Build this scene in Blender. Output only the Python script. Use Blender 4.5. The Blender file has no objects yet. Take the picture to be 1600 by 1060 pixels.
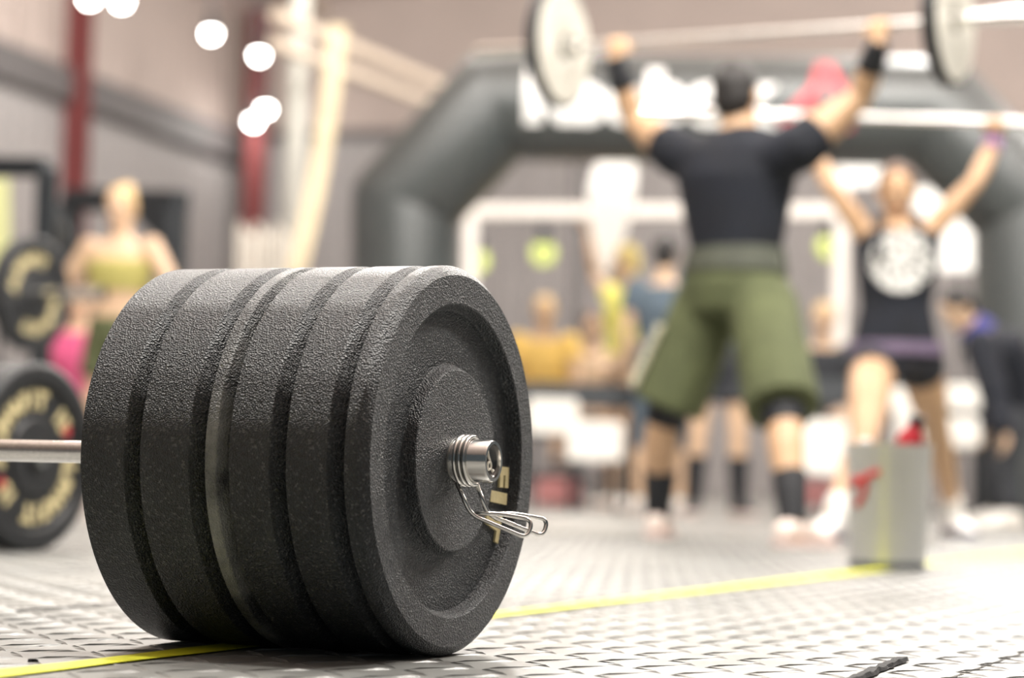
import bpy, bmesh, math, random
from mathutils import Vector, Matrix
random.seed(7)
PI = math.pi
scene = bpy.context.scene
COL = scene.collection

# ------------------------------------------------------------------ camera
F_PX = 85.0 / 36.0 * 1600.0
CAM_H, PITCH, ROLL = 0.21, math.radians(3.23), math.radians(1.45)
cam_data = bpy.data.cameras.new('camera')
cam_data.sensor_width = 36.0
cam_data.lens = 85.0
cam_data.clip_end = 200
cam_data.dof.use_dof = True
cam_data.dof.focus_distance = 2.74
cam_data.dof.aperture_fstop = 2.85
cam_data.dof.aperture_blades = 0
cam = bpy.data.objects.new('camera', cam_data)
COL.objects.link(cam)
CAM_R = Matrix.Rotation(PI / 2 + PITCH, 3, 'X') @ Matrix.Rotation(ROLL, 3, 'Z')
cam.matrix_world = Matrix.Translation((0, 0, CAM_H)) @ CAM_R.to_4x4()
scene.camera = cam
CAM_P = Vector((0, 0, CAM_H))

def P(px, py, d):
    """world point seen at photo pixel (px,py) at distance d down the hall"""
    v = CAM_R @ Vector(((px - 800) / F_PX, (530 - py) / F_PX, -1))
    return CAM_P + v * (d / v.y)

def PF(px, py, z=0.0):
    """world point on the level z seen at photo pixel"""
    v = CAM_R @ Vector(((px - 800) / F_PX, (530 - py) / F_PX, -1))
    return CAM_P + v * ((z - CAM_H) / v.z)

# ------------------------------------------------------------------ world and exposure
scene.view_settings.view_transform = 'Standard'
scene.view_settings.look = 'None'
scene.view_settings.gamma = 1.0
scene.view_settings.use_curve_mapping = False
scene.view_settings.exposure = 0.40
world = bpy.data.worlds.new('world')
scene.world = world
world.use_nodes = True
bg = world.node_tree.nodes['Background']
bg.inputs['Color'].default_value = (0.80, 0.93, 1.0, 1)
bg.inputs['Strength'].default_value = 0.07
LAMP_W = 520.0          # watts of one hall lamp

# ------------------------------------------------------------------ materials
def lin(c):
    c = c / 255.0
    return c / 12.92 if c <= 0.04045 else ((c + 0.055) / 1.055) ** 2.4

def rgb(r, g, b):
    return (lin(r), lin(g), lin(b), 1)

MATS = {}
def mat(name, col, rough=0.6, metal=0.0, var=0.12, scale=8.0, bump=0.0, bscale=60.0, spec=0.5, emit=0.0):
    if name in MATS:
        return MATS[name]
    m = bpy.data.materials.new(name)
    m.use_nodes = True
    nt = m.node_tree
    b = nt.nodes['Principled BSDF']
    b.inputs['Roughness'].default_value = rough
    b.inputs['Metallic'].default_value = metal
    b.inputs['Specular IOR Level'].default_value = spec
    tc = nt.nodes.new('ShaderNodeTexCoord')
    n = nt.nodes.new('ShaderNodeTexNoise')
    n.inputs['Scale'].default_value = scale
    n.inputs['Detail'].default_value = 4
    nt.links.new(tc.outputs['Object'], n.inputs['Vector'])
    r = nt.nodes.new('ShaderNodeValToRGB')
    r.color_ramp.elements[0].position = 0.3
    r.color_ramp.elements[1].position = 0.7
    r.color_ramp.elements[0].color = tuple(c * (1 - var) for c in col[:3]) + (1,)
    r.color_ramp.elements[1].color = tuple(min(1, c * (1 + var)) for c in col[:3]) + (1,)
    nt.links.new(n.outputs['Fac'], r.inputs['Fac'])
    nt.links.new(r.outputs['Color'], b.inputs['Base Color'])
    if bump > 0:
        n2 = nt.nodes.new('ShaderNodeTexNoise')
        n2.inputs['Scale'].default_value = bscale
        n2.inputs['Detail'].default_value = 3
        nt.links.new(tc.outputs['Object'], n2.inputs['Vector'])
        bp = nt.nodes.new('ShaderNodeBump')
        bp.inputs['Strength'].default_value = bump
        bp.inputs['Distance'].default_value = 0.003
        nt.links.new(n2.outputs['Fac'], bp.inputs['Height'])
        nt.links.new(bp.outputs['Normal'], b.inputs['Normal'])
    if emit > 0:
        b.inputs['Emission Color'].default_value = col
        b.inputs['Emission Strength'].default_value = emit
    MATS[name] = m
    return m

def rubber_mat_material(name, dark, light, bump=0.75, scuff=0.0, spec=0.55):
    """crumb rubber: pressed granules, their sparkle painted in as pale flecks"""
    m = bpy.data.materials.new(name)
    m.use_nodes = True
    nt = m.node_tree
    L = nt.links.new
    b = nt.nodes['Principled BSDF']
    b.inputs['Roughness'].default_value = 0.5
    b.inputs['Specular IOR Level'].default_value = spec
    tc = nt.nodes.new('ShaderNodeTexCoord')
    n1 = nt.nodes.new('ShaderNodeTexNoise'); n1.inputs['Scale'].default_value = 300; n1.inputs['Detail'].default_value = 5
    n1.inputs['Roughness'].default_value = 0.65
    n2 = nt.nodes.new('ShaderNodeTexNoise'); n2.inputs['Scale'].default_value = 14; n2.inputs['Detail'].default_value = 5
    v = nt.nodes.new('ShaderNodeTexVoronoi'); v.inputs['Scale'].default_value = 460
    for n in (n1, n2, v):
        L(tc.outputs['Object'], n.inputs['Vector'])
    r = nt.nodes.new('ShaderNodeValToRGB')
    r.color_ramp.elements[0].position = 0.38; r.color_ramp.elements[0].color = dark
    r.color_ramp.elements[1].position = 0.72; r.color_ramp.elements[1].color = light
    L(n1.outputs['Fac'], r.inputs['Fac'])
    r2 = nt.nodes.new('ShaderNodeValToRGB')
    r2.color_ramp.elements[0].position = 0.52 - 0.14 * scuff; r2.color_ramp.elements[0].color = (0, 0, 0, 1)
    r2.color_ramp.elements[1].position = 0.80 - 0.16 * scuff; r2.color_ramp.elements[1].color = (1, 1, 1, 1)
    L(n2.outputs['Fac'], r2.inputs['Fac'])
    mx = nt.nodes.new('ShaderNodeMix'); mx.data_type = 'RGBA'
    ml = nt.nodes.new('ShaderNodeMath'); ml.operation = 'MULTIPLY'; ml.inputs[1].default_value = 0.5 + 0.5 * scuff
    L(r2.outputs['Color'], ml.inputs[0])
    L(ml.outputs[0], mx.inputs['Factor'])
    L(r.outputs['Color'], mx.inputs['A'])
    mx.inputs['B'].default_value = rgb(64, 70, 74) if not scuff else rgb(150, 152, 148)
    sp = nt.nodes.new('ShaderNodeSeparateColor'); L(v.outputs['Color'], sp.inputs['Color'])
    fl = nt.nodes.new('ShaderNodeMapRange'); fl.inputs['From Min'].default_value = 0.86; fl.inputs['From Max'].default_value = 1.0
    fl.inputs['To Max'].default_value = 0.38  # glints on the granules, put into the colour as random pale cells
    L(sp.outputs['Red'], fl.inputs['Value'])
    mf = nt.nodes.new('ShaderNodeMix'); mf.data_type = 'RGBA'
    L(fl.outputs['Result'], mf.inputs['Factor']); L(mx.outputs['Result'], mf.inputs['A']); mf.inputs['B'].default_value = rgb(128, 130, 128)
    L(mf.outputs['Result'], b.inputs['Base Color'])
    ad = nt.nodes.new('ShaderNodeMath'); ad.operation = 'ADD'
    L(n1.outputs['Fac'], ad.inputs[0]); L(v.outputs['Distance'], ad.inputs[1])
    bp = nt.nodes.new('ShaderNodeBump'); bp.inputs['Strength'].default_value = bump; bp.inputs['Distance'].default_value = 0.0024
    L(ad.outputs[0], bp.inputs['Height']); L(bp.outputs['Normal'], b.inputs['Normal'])
    rr = nt.nodes.new('ShaderNodeMapRange'); rr.inputs['To Min'].default_value = 0.22; rr.inputs['To Max'].default_value = 0.58
    L(n1.outputs['Fac'], rr.inputs['Value']); L(rr.outputs['Result'], b.inputs['Roughness'])
    MATS[name] = m
    return m

M_TREAD = rubber_mat_material('crumb rubber', rgb(5, 9, 12), rgb(44, 51, 56))
M_SCUFF = rubber_mat_material('scuffed rubber', rgb(34, 37, 39), rgb(84, 86, 86), 0.7, 0.8)
M_PLATE_FAR = mat('black plate rubber', rgb(28, 30, 33), 0.5, bump=0.3, bscale=180)
M_GOLD = mat('cream print', rgb(206, 192, 146), 0.55, var=0.08, scale=60, bump=0.3, bscale=120)
M_RED = mat('red print', rgb(176, 40, 48), 0.5)
M_CHROME = mat('polished steel', (0.78, 0.77, 0.74, 1), 0.16, 1.0, 0.06, 30)
M_STEEL = mat('satin steel', (0.80, 0.79, 0.76, 1), 0.32, 1.0, 0.08, 30)
M_CAPBLK = mat('black end cap', rgb(22, 24, 27), 0.35)
M_WHITE = mat('white paint', rgb(238, 236, 230), 0.5, var=0.03)
M_SKIN = mat('tan skin', rgb(194, 158, 124), 0.5, var=0.08, scale=6)
M_SKIN2 = mat('fair skin', rgb(208, 176, 146), 0.5, var=0.08, scale=6)
M_BLACKCLOTH = mat('black cloth', rgb(14, 19, 30), 0.85, var=0.25, scale=9, bump=0.4, bscale=14)
M_OLIVE = mat('olive cloth', rgb(80, 86, 56), 0.85, var=0.2, scale=7, bump=0.5, bscale=12)
M_HAIR = mat('dark hair', rgb(30, 27, 26), 0.55, var=0.3, scale=30, bump=0.5, bscale=90)
M_BLONDE = mat('blonde hair', rgb(205, 172, 118), 0.5, var=0.2, scale=30, bump=0.5, bscale=90)
M_BROWNHAIR = mat('brown hair', rgb(92, 66, 48), 0.5, var=0.2, scale=30, bump=0.5, bscale=90)
M_RIG = mat('black rig steel', rgb(34, 38, 42), 0.45, 0.2)

# ------------------------------------------------------------------ mesh helpers
def finish(name, bm, material, parent=None, smooth=None, base=None):
    """bmesh -> one linked mesh object; base = world origin that the coordinates are relative to afterwards"""
    if base is not None:
        bmesh.ops.translate(bm, verts=bm.verts, vec=-Vector(base))
    me = bpy.data.meshes.new(name)
    bmesh.ops.recalc_face_normals(bm, faces=bm.faces)
    bm.to_mesh(me); bm.free()
    if smooth is not None:
        me.polygons.foreach_set('use_smooth', [True] * len(me.polygons))
        if smooth < 180:
            me.set_sharp_from_angle(angle=math.radians(smooth))
    if material: me.materials.append(material)
    o = bpy.data.objects.new(name, me)
    COL.objects.link(o)
    if parent is not None:
        o.parent = parent
    elif base is not None:
        o.location = base
    return o

def tag(o, label=None, cat=None, group=None, kind=None):
    if label: o['label'] = label
    if cat: o['category'] = cat
    if group: o['group'] = group
    if kind: o['kind'] = kind
    return o

def empty(name, loc, label, cat, group=None, rot=None):
    o = bpy.data.objects.new(name, None)
    o.empty_display_size = 0.1
    COL.objects.link(o)
    o.location = loc
    if rot is not None: o.rotation_euler = rot
    return tag(o, label, cat, group)

def box(bm, c, s, R=None):
    M = Matrix.Translation(c) @ (R.to_4x4() if R is not None else Matrix.Identity(4)) @ Matrix.Diagonal((s[0], s[1], s[2], 1))
    return bmesh.ops.create_cube(bm, size=1, matrix=M)['verts']

def frame_for(d):
    d = Vector(d).normalized()
    a = Vector((0, 0, 1)) if abs(d.z) < 0.9 else Vector((1, 0, 0))
    x = a.cross(d).normalized()
    return x, d.cross(x).normalized(), d

def loft(bm, rings, n=16, cap=True):
    """rings: (centre, half axis A, half axis B)"""
    vs = []
    for c, A, B in rings:
        c = Vector(c); A = Vector(A); B = Vector(B)
        vs.append([bm.verts.new(c + A * math.cos(2 * PI * i / n) + B * math.sin(2 * PI * i / n)) for i in range(n)])
    for a, b in zip(vs[:-1], vs[1:]):
        for i in range(n):
            bm.faces.new((a[i], a[(i + 1) % n], b[(i + 1) % n], b[i]))
    if cap:
        bm.faces.new(vs[0][::-1]); bm.faces.new(vs[-1])
    return vs

def tube(bm, pts, r, n=10, cap=True, closed=False):
    """round tube along a polyline, constant or per-point radius, parallel-transported frame"""
    pts = [Vector(p) for p in pts]
    m = len(pts)
    rr = r if isinstance(r, (list, tuple)) else [r] * m
    tans = []
    for i in range(m):
        a = pts[(i - 1) % m] if (closed or i > 0) else pts[i]
        b = pts[(i + 1) % m] if (closed or i < m - 1) else pts[i]
        tans.append((b - a).normalized())
    x, y, _ = frame_for(tans[0])
    rings = []
    for i in range(m):
        t = tans[i]
        x = (x - t * x.dot(t)).normalized()
        y = t.cross(x)
        rings.append([bm.verts.new(pts[i] + (x * math.cos(2 * PI * k / n) + y * math.sin(2 * PI * k / n)) * rr[i]) for k in range(n)])
    pairs = list(zip(rings[:-1], rings[1:]))
    if closed: pairs.append((rings[-1], rings[0]))
    for a, b in pairs:
        for k in range(n):
            bm.faces.new((a[k], a[(k + 1) % n], b[(k + 1) % n], b[k]))
    if cap and not closed:
        bm.faces.new(rings[0][::-1]); bm.faces.new(rings[-1])

def lathe_x(bm, prof, n=96, close=True):
    """profile [(x, r)] turned about the local X axis; closed loop unless close=False"""
    rings = [[bm.verts.new((x, r * math.cos(2 * PI * i / n), r * math.sin(2 * PI * i / n))) for i in range(n)] for x, r in prof]
    pr = list(zip(rings[:-1], rings[1:]))
    if close: pr.append((rings[-1], rings[0]))
    for a, b in pr:
        for i in range(n):
            bm.faces.new((a[i], a[(i + 1) % n], b[(i + 1) % n], b[i]))
    return rings

def capsule(bm, p0, p1, r0, r1, n=12):
    p0 = Vector(p0); p1 = Vector(p1)
    d = (p1 - p0)
    if d.length < 1e-5: d = Vector((0, 0, 1e-4))
    x, y, t = frame_for(d)
    R = []
    for a in (0.0, 0.35, 0.7):
        ang = PI / 2 * (1 - a)
        R.append((p0 - t * r0 * math.sin(ang), max(r0 * math.cos(ang), 0.05 * r0)))
    R.append((p0, r0)); R.append((p0.lerp(p1, .5), (r0 + r1) / 2)); R.append((p1, r1))
    for a in (0.7, 0.35, 0.0):
        ang = PI / 2 * (1 - a)
        R.append((p1 + t * r1 * math.sin(ang), max(r1 * math.cos(ang), 0.05 * r1)))
    loft(bm, [(c, x * r, y * r) for c, r in R], n)

def ellipsoid(bm, c, axes, n=14):
    A, B, Cc = [Vector(a) for a in axes]
    M = Matrix((A, B, Cc)).transposed().to_4x4()
    M.translation = Vector(c)
    bmesh.ops.create_uvsphere(bm, u_segments=n, v_segments=n - 4, radius=1.0, matrix=M)

def blend(name, bm, vox, material, parent, base, smooth=6):
    """fuse overlapping closed shapes into one continuous surface"""
    bmesh.ops.translate(bm, verts=bm.verts, vec=-Vector(base))
    bmesh.ops.recalc_face_normals(bm, faces=bm.faces)
    me = bpy.data.meshes.new('tmp'); bm.to_mesh(me); bm.free()
    o = bpy.data.objects.new('tmp', me); COL.objects.link(o)
    r = o.modifiers.new('r', 'REMESH'); r.mode = 'VOXEL'; r.voxel_size = vox
    if smooth:
        s = o.modifiers.new('s', 'SMOOTH'); s.iterations = smooth; s.factor = 0.5
    dg = bpy.context.evaluated_depsgraph_get()
    m2 = bpy.data.meshes.new_from_object(o.evaluated_get(dg))
    bpy.data.objects.remove(o); bpy.data.meshes.remove(me)
    m2.name = name
    m2.polygons.foreach_set('use_smooth', [True] * len(m2.polygons))
    m2.materials.clear(); m2.materials.append(material)
    ob = bpy.data.objects.new(name, m2); COL.objects.link(ob); ob.parent = parent
    return ob

def text_verts(body, size, extrude, offset=0.0):
    cu = bpy.data.curves.new('t', 'FONT')
    cu.body = body; cu.size = size; cu.extrude = extrude; cu.offset = offset
    cu.align_x = 'CENTER'; cu.resolution_u = 4
    o = bpy.data.objects.new('t', cu); COL.objects.link(o)
    dg = bpy.context.evaluated_depsgraph_get()
    me = bpy.data.meshes.new_from_object(o.evaluated_get(dg))
    bpy.data.objects.remove(o); bpy.data.curves.remove(cu)
    return me

def ring_letter(ch, size, rad, clock, x, parent, name, material, height=0.0015, flip=False, off=0.002, turn=None):
    """one raised letter on a plate face (face normal = local +X); clock = degrees clockwise from the top"""
    me = text_verts(ch, size, height, off)
    a = math.radians(clock)
    out = Vector((0, math.sin(a), math.cos(a)))
    right = Vector((0, math.cos(a), -math.sin(a)))
    org0 = out.copy()
    if turn is not None:
        b_ = math.radians(turn)
        out = Vector((0, math.sin(b_), math.cos(b_))); right = Vector((0, math.cos(b_), -math.sin(b_)))
    if flip: out2, right2 = -out, -right
    else: out2, right2 = out, right
    M = Matrix((right2, out2, Vector((1, 0, 0)))).transposed().to_4x4()
    org = org0 * (rad if not flip else rad + size * 0.7)
    M.translation = Vector((x, 0, 0)) + org
    me.transform(M)
    me.materials.clear(); me.materials.append(material)
    o = bpy.data.objects.new(name, me); COL.objects.link(o); o.parent = parent
    return o

# ------------------------------------------------------------------ the hall
W_DIR = Vector((0.259, 0.966, 0)).normalized()      # along the left wall, away
V_DIR = Vector((0.966, -0.259, 0)).normalized()     # along the back wall, to the right
CORNER = Vector((-4.07, 36.0, 0))
EAVE, RIDGE, HALF = 5.2, 8.4, 12.0
def H(a, b, z):
    return CORNER + V_DIR * a + W_DIR * b + Vector((0, 0, z))
HALL_R = Matrix((V_DIR, W_DIR, Vector((0, 0, 1)))).transposed()
def roof_z(a):
    return EAVE + (RIDGE - EAVE) * (1 - abs(a - HALF) / HALF)

def floor_material():
    m = bpy.data.materials.new('black rubber flooring')
    m.use_nodes = True
    nt = m.node_tree; L = nt.links.new
    b = nt.nodes['Principled BSDF']
    tc = nt.nodes.new('ShaderNodeTexCoord')
    geo = nt.nodes.new('ShaderNodeNewGeometry')
    n = nt.nodes.new('ShaderNodeTexNoise'); n.inputs['Scale'].default_value = 2.2; n.inputs['Detail'].default_value = 7
    n.inputs['Roughness'].default_value = 0.65
    L(geo.outputs['Position'], n.inputs['Vector'])
    r = nt.nodes.new('ShaderNodeValToRGB')
    r.color_ramp.elements[0].position = 0.3; r.color_ramp.elements[0].color = rgb(98, 100, 98)
    r.color_ramp.elements[1].position = 0.75; r.color_ramp.elements[1].color = rgb(142, 141, 136)
    L(n.outputs['Fac'], r.inputs['Fac']); L(r.outputs['Color'], b.inputs['Base Color'])
    n2 = nt.nodes.new('ShaderNodeTexNoise'); n2.inputs['Scale'].default_value = 160; n2.inputs['Detail'].default_value = 3
    L(geo.outputs['Position'], n2.inputs['Vector'])
    bp = nt.nodes.new('ShaderNodeBump'); bp.inputs['Strength'].default_value = 0.25; bp.inputs['Distance'].default_value = 0.001
    L(n2.outputs['Fac'], bp.inputs['Height']); L(bp.outputs['Normal'], b.inputs['Normal'])
    rr = nt.nodes.new('ShaderNodeMapRange'); rr.inputs['To Min'].default_value = 0.26; rr.inputs['To Max'].default_value = 0.46
    L(n.outputs['Fac'], rr.inputs['Value']); L(rr.outputs['Result'], b.inputs['Roughness'])
    b.inputs['Specular IOR Level'].default_value = 1.0
    return m
M_FLOOR = floor_material()
M_WALL = mat('grey wall sheet', rgb(158, 153, 152), 0.7, var=0.08, scale=0.6)
M_UPPER = mat('beige upper sheet', rgb(178, 163, 156), 0.7, var=0.07, scale=0.6)
M_CEIL = mat('beige roof sheet', rgb(194, 177, 171), 0.7, var=0.07, scale=0.6)
M_DARKTRIM = mat('dark trim', rgb(96, 92, 92), 0.6)
M_REDSTEEL = mat('red oxide steel', rgb(122, 60, 60), 0.55, var=0.15)
M_CREAM = mat('cream steel', rgb(206, 190, 172), 0.5, var=0.05)

bm = bmesh.new()
box(bm, H(9, -22, -0.06), (34, 50, 0.1), HALL_R)
floor = tag(finish('floor', bm, M_FLOOR), kind='structure')

TAPE_DIR = (PF(1300, 899) - PF(60, 1046)); TAPE_DIR.z = 0; TAPE_DIR.normalize()
TAPE_PERP = Vector((TAPE_DIR.y, -TAPE_DIR.x, 0))
MAT_R = Matrix((TAPE_PERP, TAPE_DIR, Vector((0, 0, 1)))).transposed()
TAPE_O = PF(800, 960)
bm = bmesh.new()
vs = box(bm, (0, 0, -0.005), (0.996, 0.996, 0.01))
bmesh.ops.bevel(bm, geom=[e for e in bm.edges if all(v.co.z > -0.001 for v in e.verts)], offset=0.0015, segments=1, affect='EDGES')
m0 = None
for i in range(-10, 14):
    for j in range(-6, 32):
        c = TAPE_O + TAPE_PERP * (i + 0.32) + TAPE_DIR * (j + 0.1)
        d = c.y
        if d < 1.0 or d > 9.4 or abs(c.x) > 0.2118 * d + 1.0: continue
        if m0 is None:
            m0 = finish('rubber_mat', bm, M_FLOOR, floor); o = m0
        else:
            o = m0.copy(); COL.objects.link(o)
        o.location = c; o.rotation_euler = MAT_R.to_euler()
# the plain rubber beyond the single mats
bm = bmesh.new()
box(bm, H(9, -14.0, -0.0065), (34, 31, 0.007), HALL_R)
tag(finish('rubber_sheet', bm, M_FLOOR, floor))

# raised tread bars on the mats: tens of thousands, one part
verts, faces = [], []
step = 0.064
for i in range(-130, 220):
    for j in range(-90, 330):
        c = TAPE_O + TAPE_PERP * (i * step) + TAPE_DIR * (j * step)
        if c.y < 1.75 or c.y > 9.0 or abs(c.x) > 0.2118 * c.y + 0.45: continue
        a = PI / 4 if (i + j) % 2 else -PI / 4
        u = TAPE_PERP * math.cos(a) + TAPE_DIR * math.sin(a)
        w = TAPE_PERP * -math.sin(a) + TAPE_DIR * math.cos(a)
        k = len(verts)
        for q in (u * -0.036, w * -0.0052, u * 0.036, w * 0.0052):
            verts.append(c + q)
        up = Vector((0, 0, 0.0020))
        verts.append(c - u * 0.022 + up); verts.append(c + u * 0.022 + up)
        faces += [(k, k + 1, k + 5, k + 4), (k + 1, k + 2, k + 5), (k + 2, k + 3, k + 4, k + 5), (k + 3, k, k + 4)]
me = bpy.data.meshes.new('tread_bars'); me.from_pydata([tuple(v) for v in verts], [], faces); me.update()
me.materials.append(M_FLOOR)
tb = bpy.data.objects.new('tread_bars', me); COL.objects.link(tb); tb.parent = floor
tag(tb, kind='stuff')

def corrugated(bm, p0, du, dv, lu, lv, pitch, depth, nrm):
    """trapezoid sheet: runs along du, ribs along dv"""
    n = int(lu / pitch)
    prof = []
    for i in range(n + 1):
        s = i * pitch
        for ds, h in ((0, 0), (0.5, 0), (0.6, 1), (0.9, 1)):
            prof.append((s + ds * pitch, h * depth))
    row = []
    for s, h in prof:
        a = Vector(p0) + du * s + nrm * h
        row.append((bm.verts.new(a), bm.verts.new(a + dv * lv)))
    for (a, b), (c, d) in zip(row[:-1], row[1:]):
        bm.faces.new((a, c, d, b))

Z = Vector((0, 0, 1))
bm = bmesh.new()
box(bm, H(-0.06, -22.5, EAVE / 2 - 0.05), (0.1, 45, EAVE + 0.1), HALL_R)
corrugated(bm, H(0.0, -45, 0), W_DIR, Z, 44.6, EAVE - 0.6, 0.35, 0.03, V_DIR)
wl = tag(finish('wall_left', bm, M_WALL), kind='structure')
bm = bmesh.new()
z0 = EAVE + 0.14
corrugated(bm, H(0.0, -45, EAVE - 0.0), W_DIR, Z, 44.6, 1.7, 0.35, 0.03, V_DIR)
box(bm, H(-0.06, -22.5, EAVE + 0.85), (0.1, 45, 1.7), HALL_R)
tag(finish('wall_left_upper', bm, M_UPPER), kind='structure')
bm = bmesh.new(); box(bm, H(0.09, -22.5, EAVE - 0.28), (0.16, 45, 0.42), HALL_R)
tag(finish('trim_1', bm, M_DARKTRIM), kind='structure')
bm = bmesh.new()
box(bm, H(12, 0.06, EAVE / 2 - 0.05), (24.2, 0.1, EAVE + 0.1), HALL_R)
corrugated(bm, H(0.1, 0.0, 0), V_DIR, Z, 23.6, EAVE - 0.12, 0.45, 0.035, -W_DIR)
tag(finish('wall_back', bm, M_WALL), kind='structure')
bm = bmesh.new()
for z in (0,):
    box(bm, H(12, 0.06, EAVE + 1.9), (24.2, 0.1, 3.8), HALL_R)
tag(finish('wall_back_upper', bm, M_UPPER), kind='structure')
bm = bmesh.new(); box(bm, H(12, -0.05, EAVE - 0.02), (24, 0.1, 0.14), HALL_R)
tag(finish('trim_2', bm, M_DARKTRIM), kind='structure')
# roof: two slopes
bm = bmesh.new()
EAVE2 = EAVE + 1.7
for s0, s1 in ((0, HALF), (HALF, 2 * HALF)):
    za, zb = (EAVE2, RIDGE + 1.2) if s0 == 0 else (RIDGE + 1.2, EAVE2)
    du = (H(s1, 0, zb) - H(s0, 0, za)); ln = du.length; du.normalize()
    corrugated(bm, H(s0, 0.1, za), -W_DIR, du, 45, ln, 0.4, 0.04, -Z)
    q = [H(s0, 0.1, za + .08), H(s1, 0.1, zb + .08), H(s1, -45, zb + .08), H(s0, -45, za + .08)]
    bm.faces.new([bm.verts.new(p) for p in q])
tag(finish('ceiling', bm, M_CEIL), kind='structure')
def ceil_z(a):
    return EAVE2 + (RIDGE + 1.2 - EAVE2) * (1 - abs(a - HALF) / HALF)

# roof steel
k = 0
for b in (-6.2, -11.5, -16.8, -22.1):
    k += 1
    bm = bmesh.new()
    pts = [H(0.2, b, ceil_z(.2) - .3), H(HALF, b, ceil_z(HALF) - .3), H(2 * HALF - .2, b, ceil_z(.2) - .3)]
    for a_, b_ in zip(pts[:-1], pts[1:]):
        x = (b_ - a_); l = x.length; x.normalize()
        R = Matrix((x, W_DIR, x.cross(W_DIR))).transposed()
        box(bm, (a_ + b_) / 2, (l, 0.14, 0.32), R)
    tag(finish('roof_beam', bm, M_CREAM), kind='structure')
for a in (1.2, 2.7, 4.2, 5.7, 7.2, 8.7):
    bm = bmesh.new(); box(bm, H(a, -20, ceil_z(a) - .12), (0.07, 40, 0.18), HALL_R)
    tag(finish('roof_purlin', bm, M_CREAM), kind='structure')

def ibeam_column(px, py, d, lab):
    base = P(px, py, d); base.z = 0
    bm = bmesh.new()
    for off, s in (((0, 0), (0.03, 0.22)), ((0, .12), (0.24, 0.025)), ((0, -.12), (0.24, 0.025))):
        box(bm, base + HALL_R @ Vector((off[0], off[1], 3.45)), (s[0], s[1], 6.9), HALL_R)
    o = finish('steel_column', bm, M_REDSTEEL, base=base)
    tag(o, lab, 'column')
ibeam_column(118, 250, 30.0, 'red steel column on the left wall above the black rig')
ibeam_column(398, 290, 35.0, 'red steel column in the far corner under the pair of lamps')

# ------------------------------------------------------------------ lamps
M_LENS = mat('lit lamp lens', (1.0, 0.97, 0.92, 1), 0.4, var=0.0, emit=26.0)
M_HOUSING = mat('lamp housing', rgb(120, 120, 122), 0.4, 0.6)
def lamp(loc, label, watts=LAMP_W, r=0.2, group='round hall lamps'):
    t = empty('hall_lamp', loc, label, 'lamp', group)
    bm = bmesh.new()
    n = 24
    loft(bm, [((0, 0, .03), (r, 0, 0), (0, r, 0)), ((0, 0, .16), (r * .8, 0, 0), (0, r * .8, 0)), ((0, 0, .26), (r * .35, 0, 0), (0, r * .35, 0)), ((0, 0, .36), (r * .3, 0, 0), (0, r * .3, 0))], n)
    finish('housing', bm, M_HOUSING, t, 40)
    bm = bmesh.new()
    loft(bm, [((0, 0, .03), (r * .92, 0, 0), (0, r * .92, 0)), ((0, 0, -.02), (r * .9, 0, 0), (0, r * .9, 0)), ((0, 0, -.06), (r * .5, 0, 0), (0, r * .5, 0))], n)
    finish('lens', bm, M_LENS, t, 40)
    bm = bmesh.new()
    top = loc_top(loc) - loc[2]
    tube(bm, [(0, 0, .34), (0, 0, max(.4, top))], 0.012, 8)
    finish('hanger_rod', bm, M_HOUSING, t)
    if watts:
        ld = bpy.data.lights.new('lamp_light', 'POINT'); ld.shadow_soft_size = .30 if watts > 100 else .12
        ld.energy = watts; ld.color = (1.0, 0.975, 0.92)
        lo = bpy.data.objects.new('lamp_light', ld); COL.objects.link(lo); lo.parent = t; lo.location = (0, 0, -.40 if watts > 100 else -.22)
    return t
def loc_top(loc):
    a = (Vector(loc) - CORNER).dot(V_DIR)
    return ceil_z(min(max(a, 0), 24))
for px, py, d, lab in ((140, -2, 27.5, 'bright round lamp, leftmost of the pair at the top edge'),
                       (190, 3, 28.0, 'bright round lamp right of another one at the top edge'),
                       (330, 53, 30.5, 'bright round lamp high on the left, second in the row'),
                       (405, 87, 32.3, 'bright round lamp above the far corner column'),
                       (415, 171, 34.2, 'bright round lamp, upper one of the touching pair'),
                       (396, 190, 34.4, 'bright round lamp, lower one of the touching pair')):
    lamp(P(px, py, d), lab, 10, 0.085, 'lamps along the left wall')
# the rows over the hall floor
for x, y in ((-1.9, 4.4), (0.9, 4.8), (3.7, 5.2), (-3.0, 11.2), (1.7, 10.6), (6.3, 10.0), (-1.4, 18.0), (3.3, 17.2), (7.8, 16.4), (0.4, 25.0), (5.2, 24.0)):
    z = min(loc_top((x, y, 0)) - 1.0, 6.6)
    z = max(z, 0.215 * y + 2.4) if y > 8 else z
    z = min(z, loc_top((x, y, 0)) - .5)
    lamp(Vector((x, y, z)), 'round high-bay lamp hanging over the gym floor', LAMP_W * (1.9 if y < 8 else 0.9 if y < 15 else 1.25), 0.24, 'lamps over the gym floor')

# ------------------------------------------------------------------ foreground barbell
AX = math.radians(-24.6)
U = Vector((math.cos(AX), math.sin(AX), 0)); T = Vector((-math.sin(AX), math.cos(AX), 0))
FACE = P(714, 719, 2.79); FACE.z = 0.2255         # centre of the front face of the front plate
ROT = (0, 0, AX)
R0 = 0.225

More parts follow.
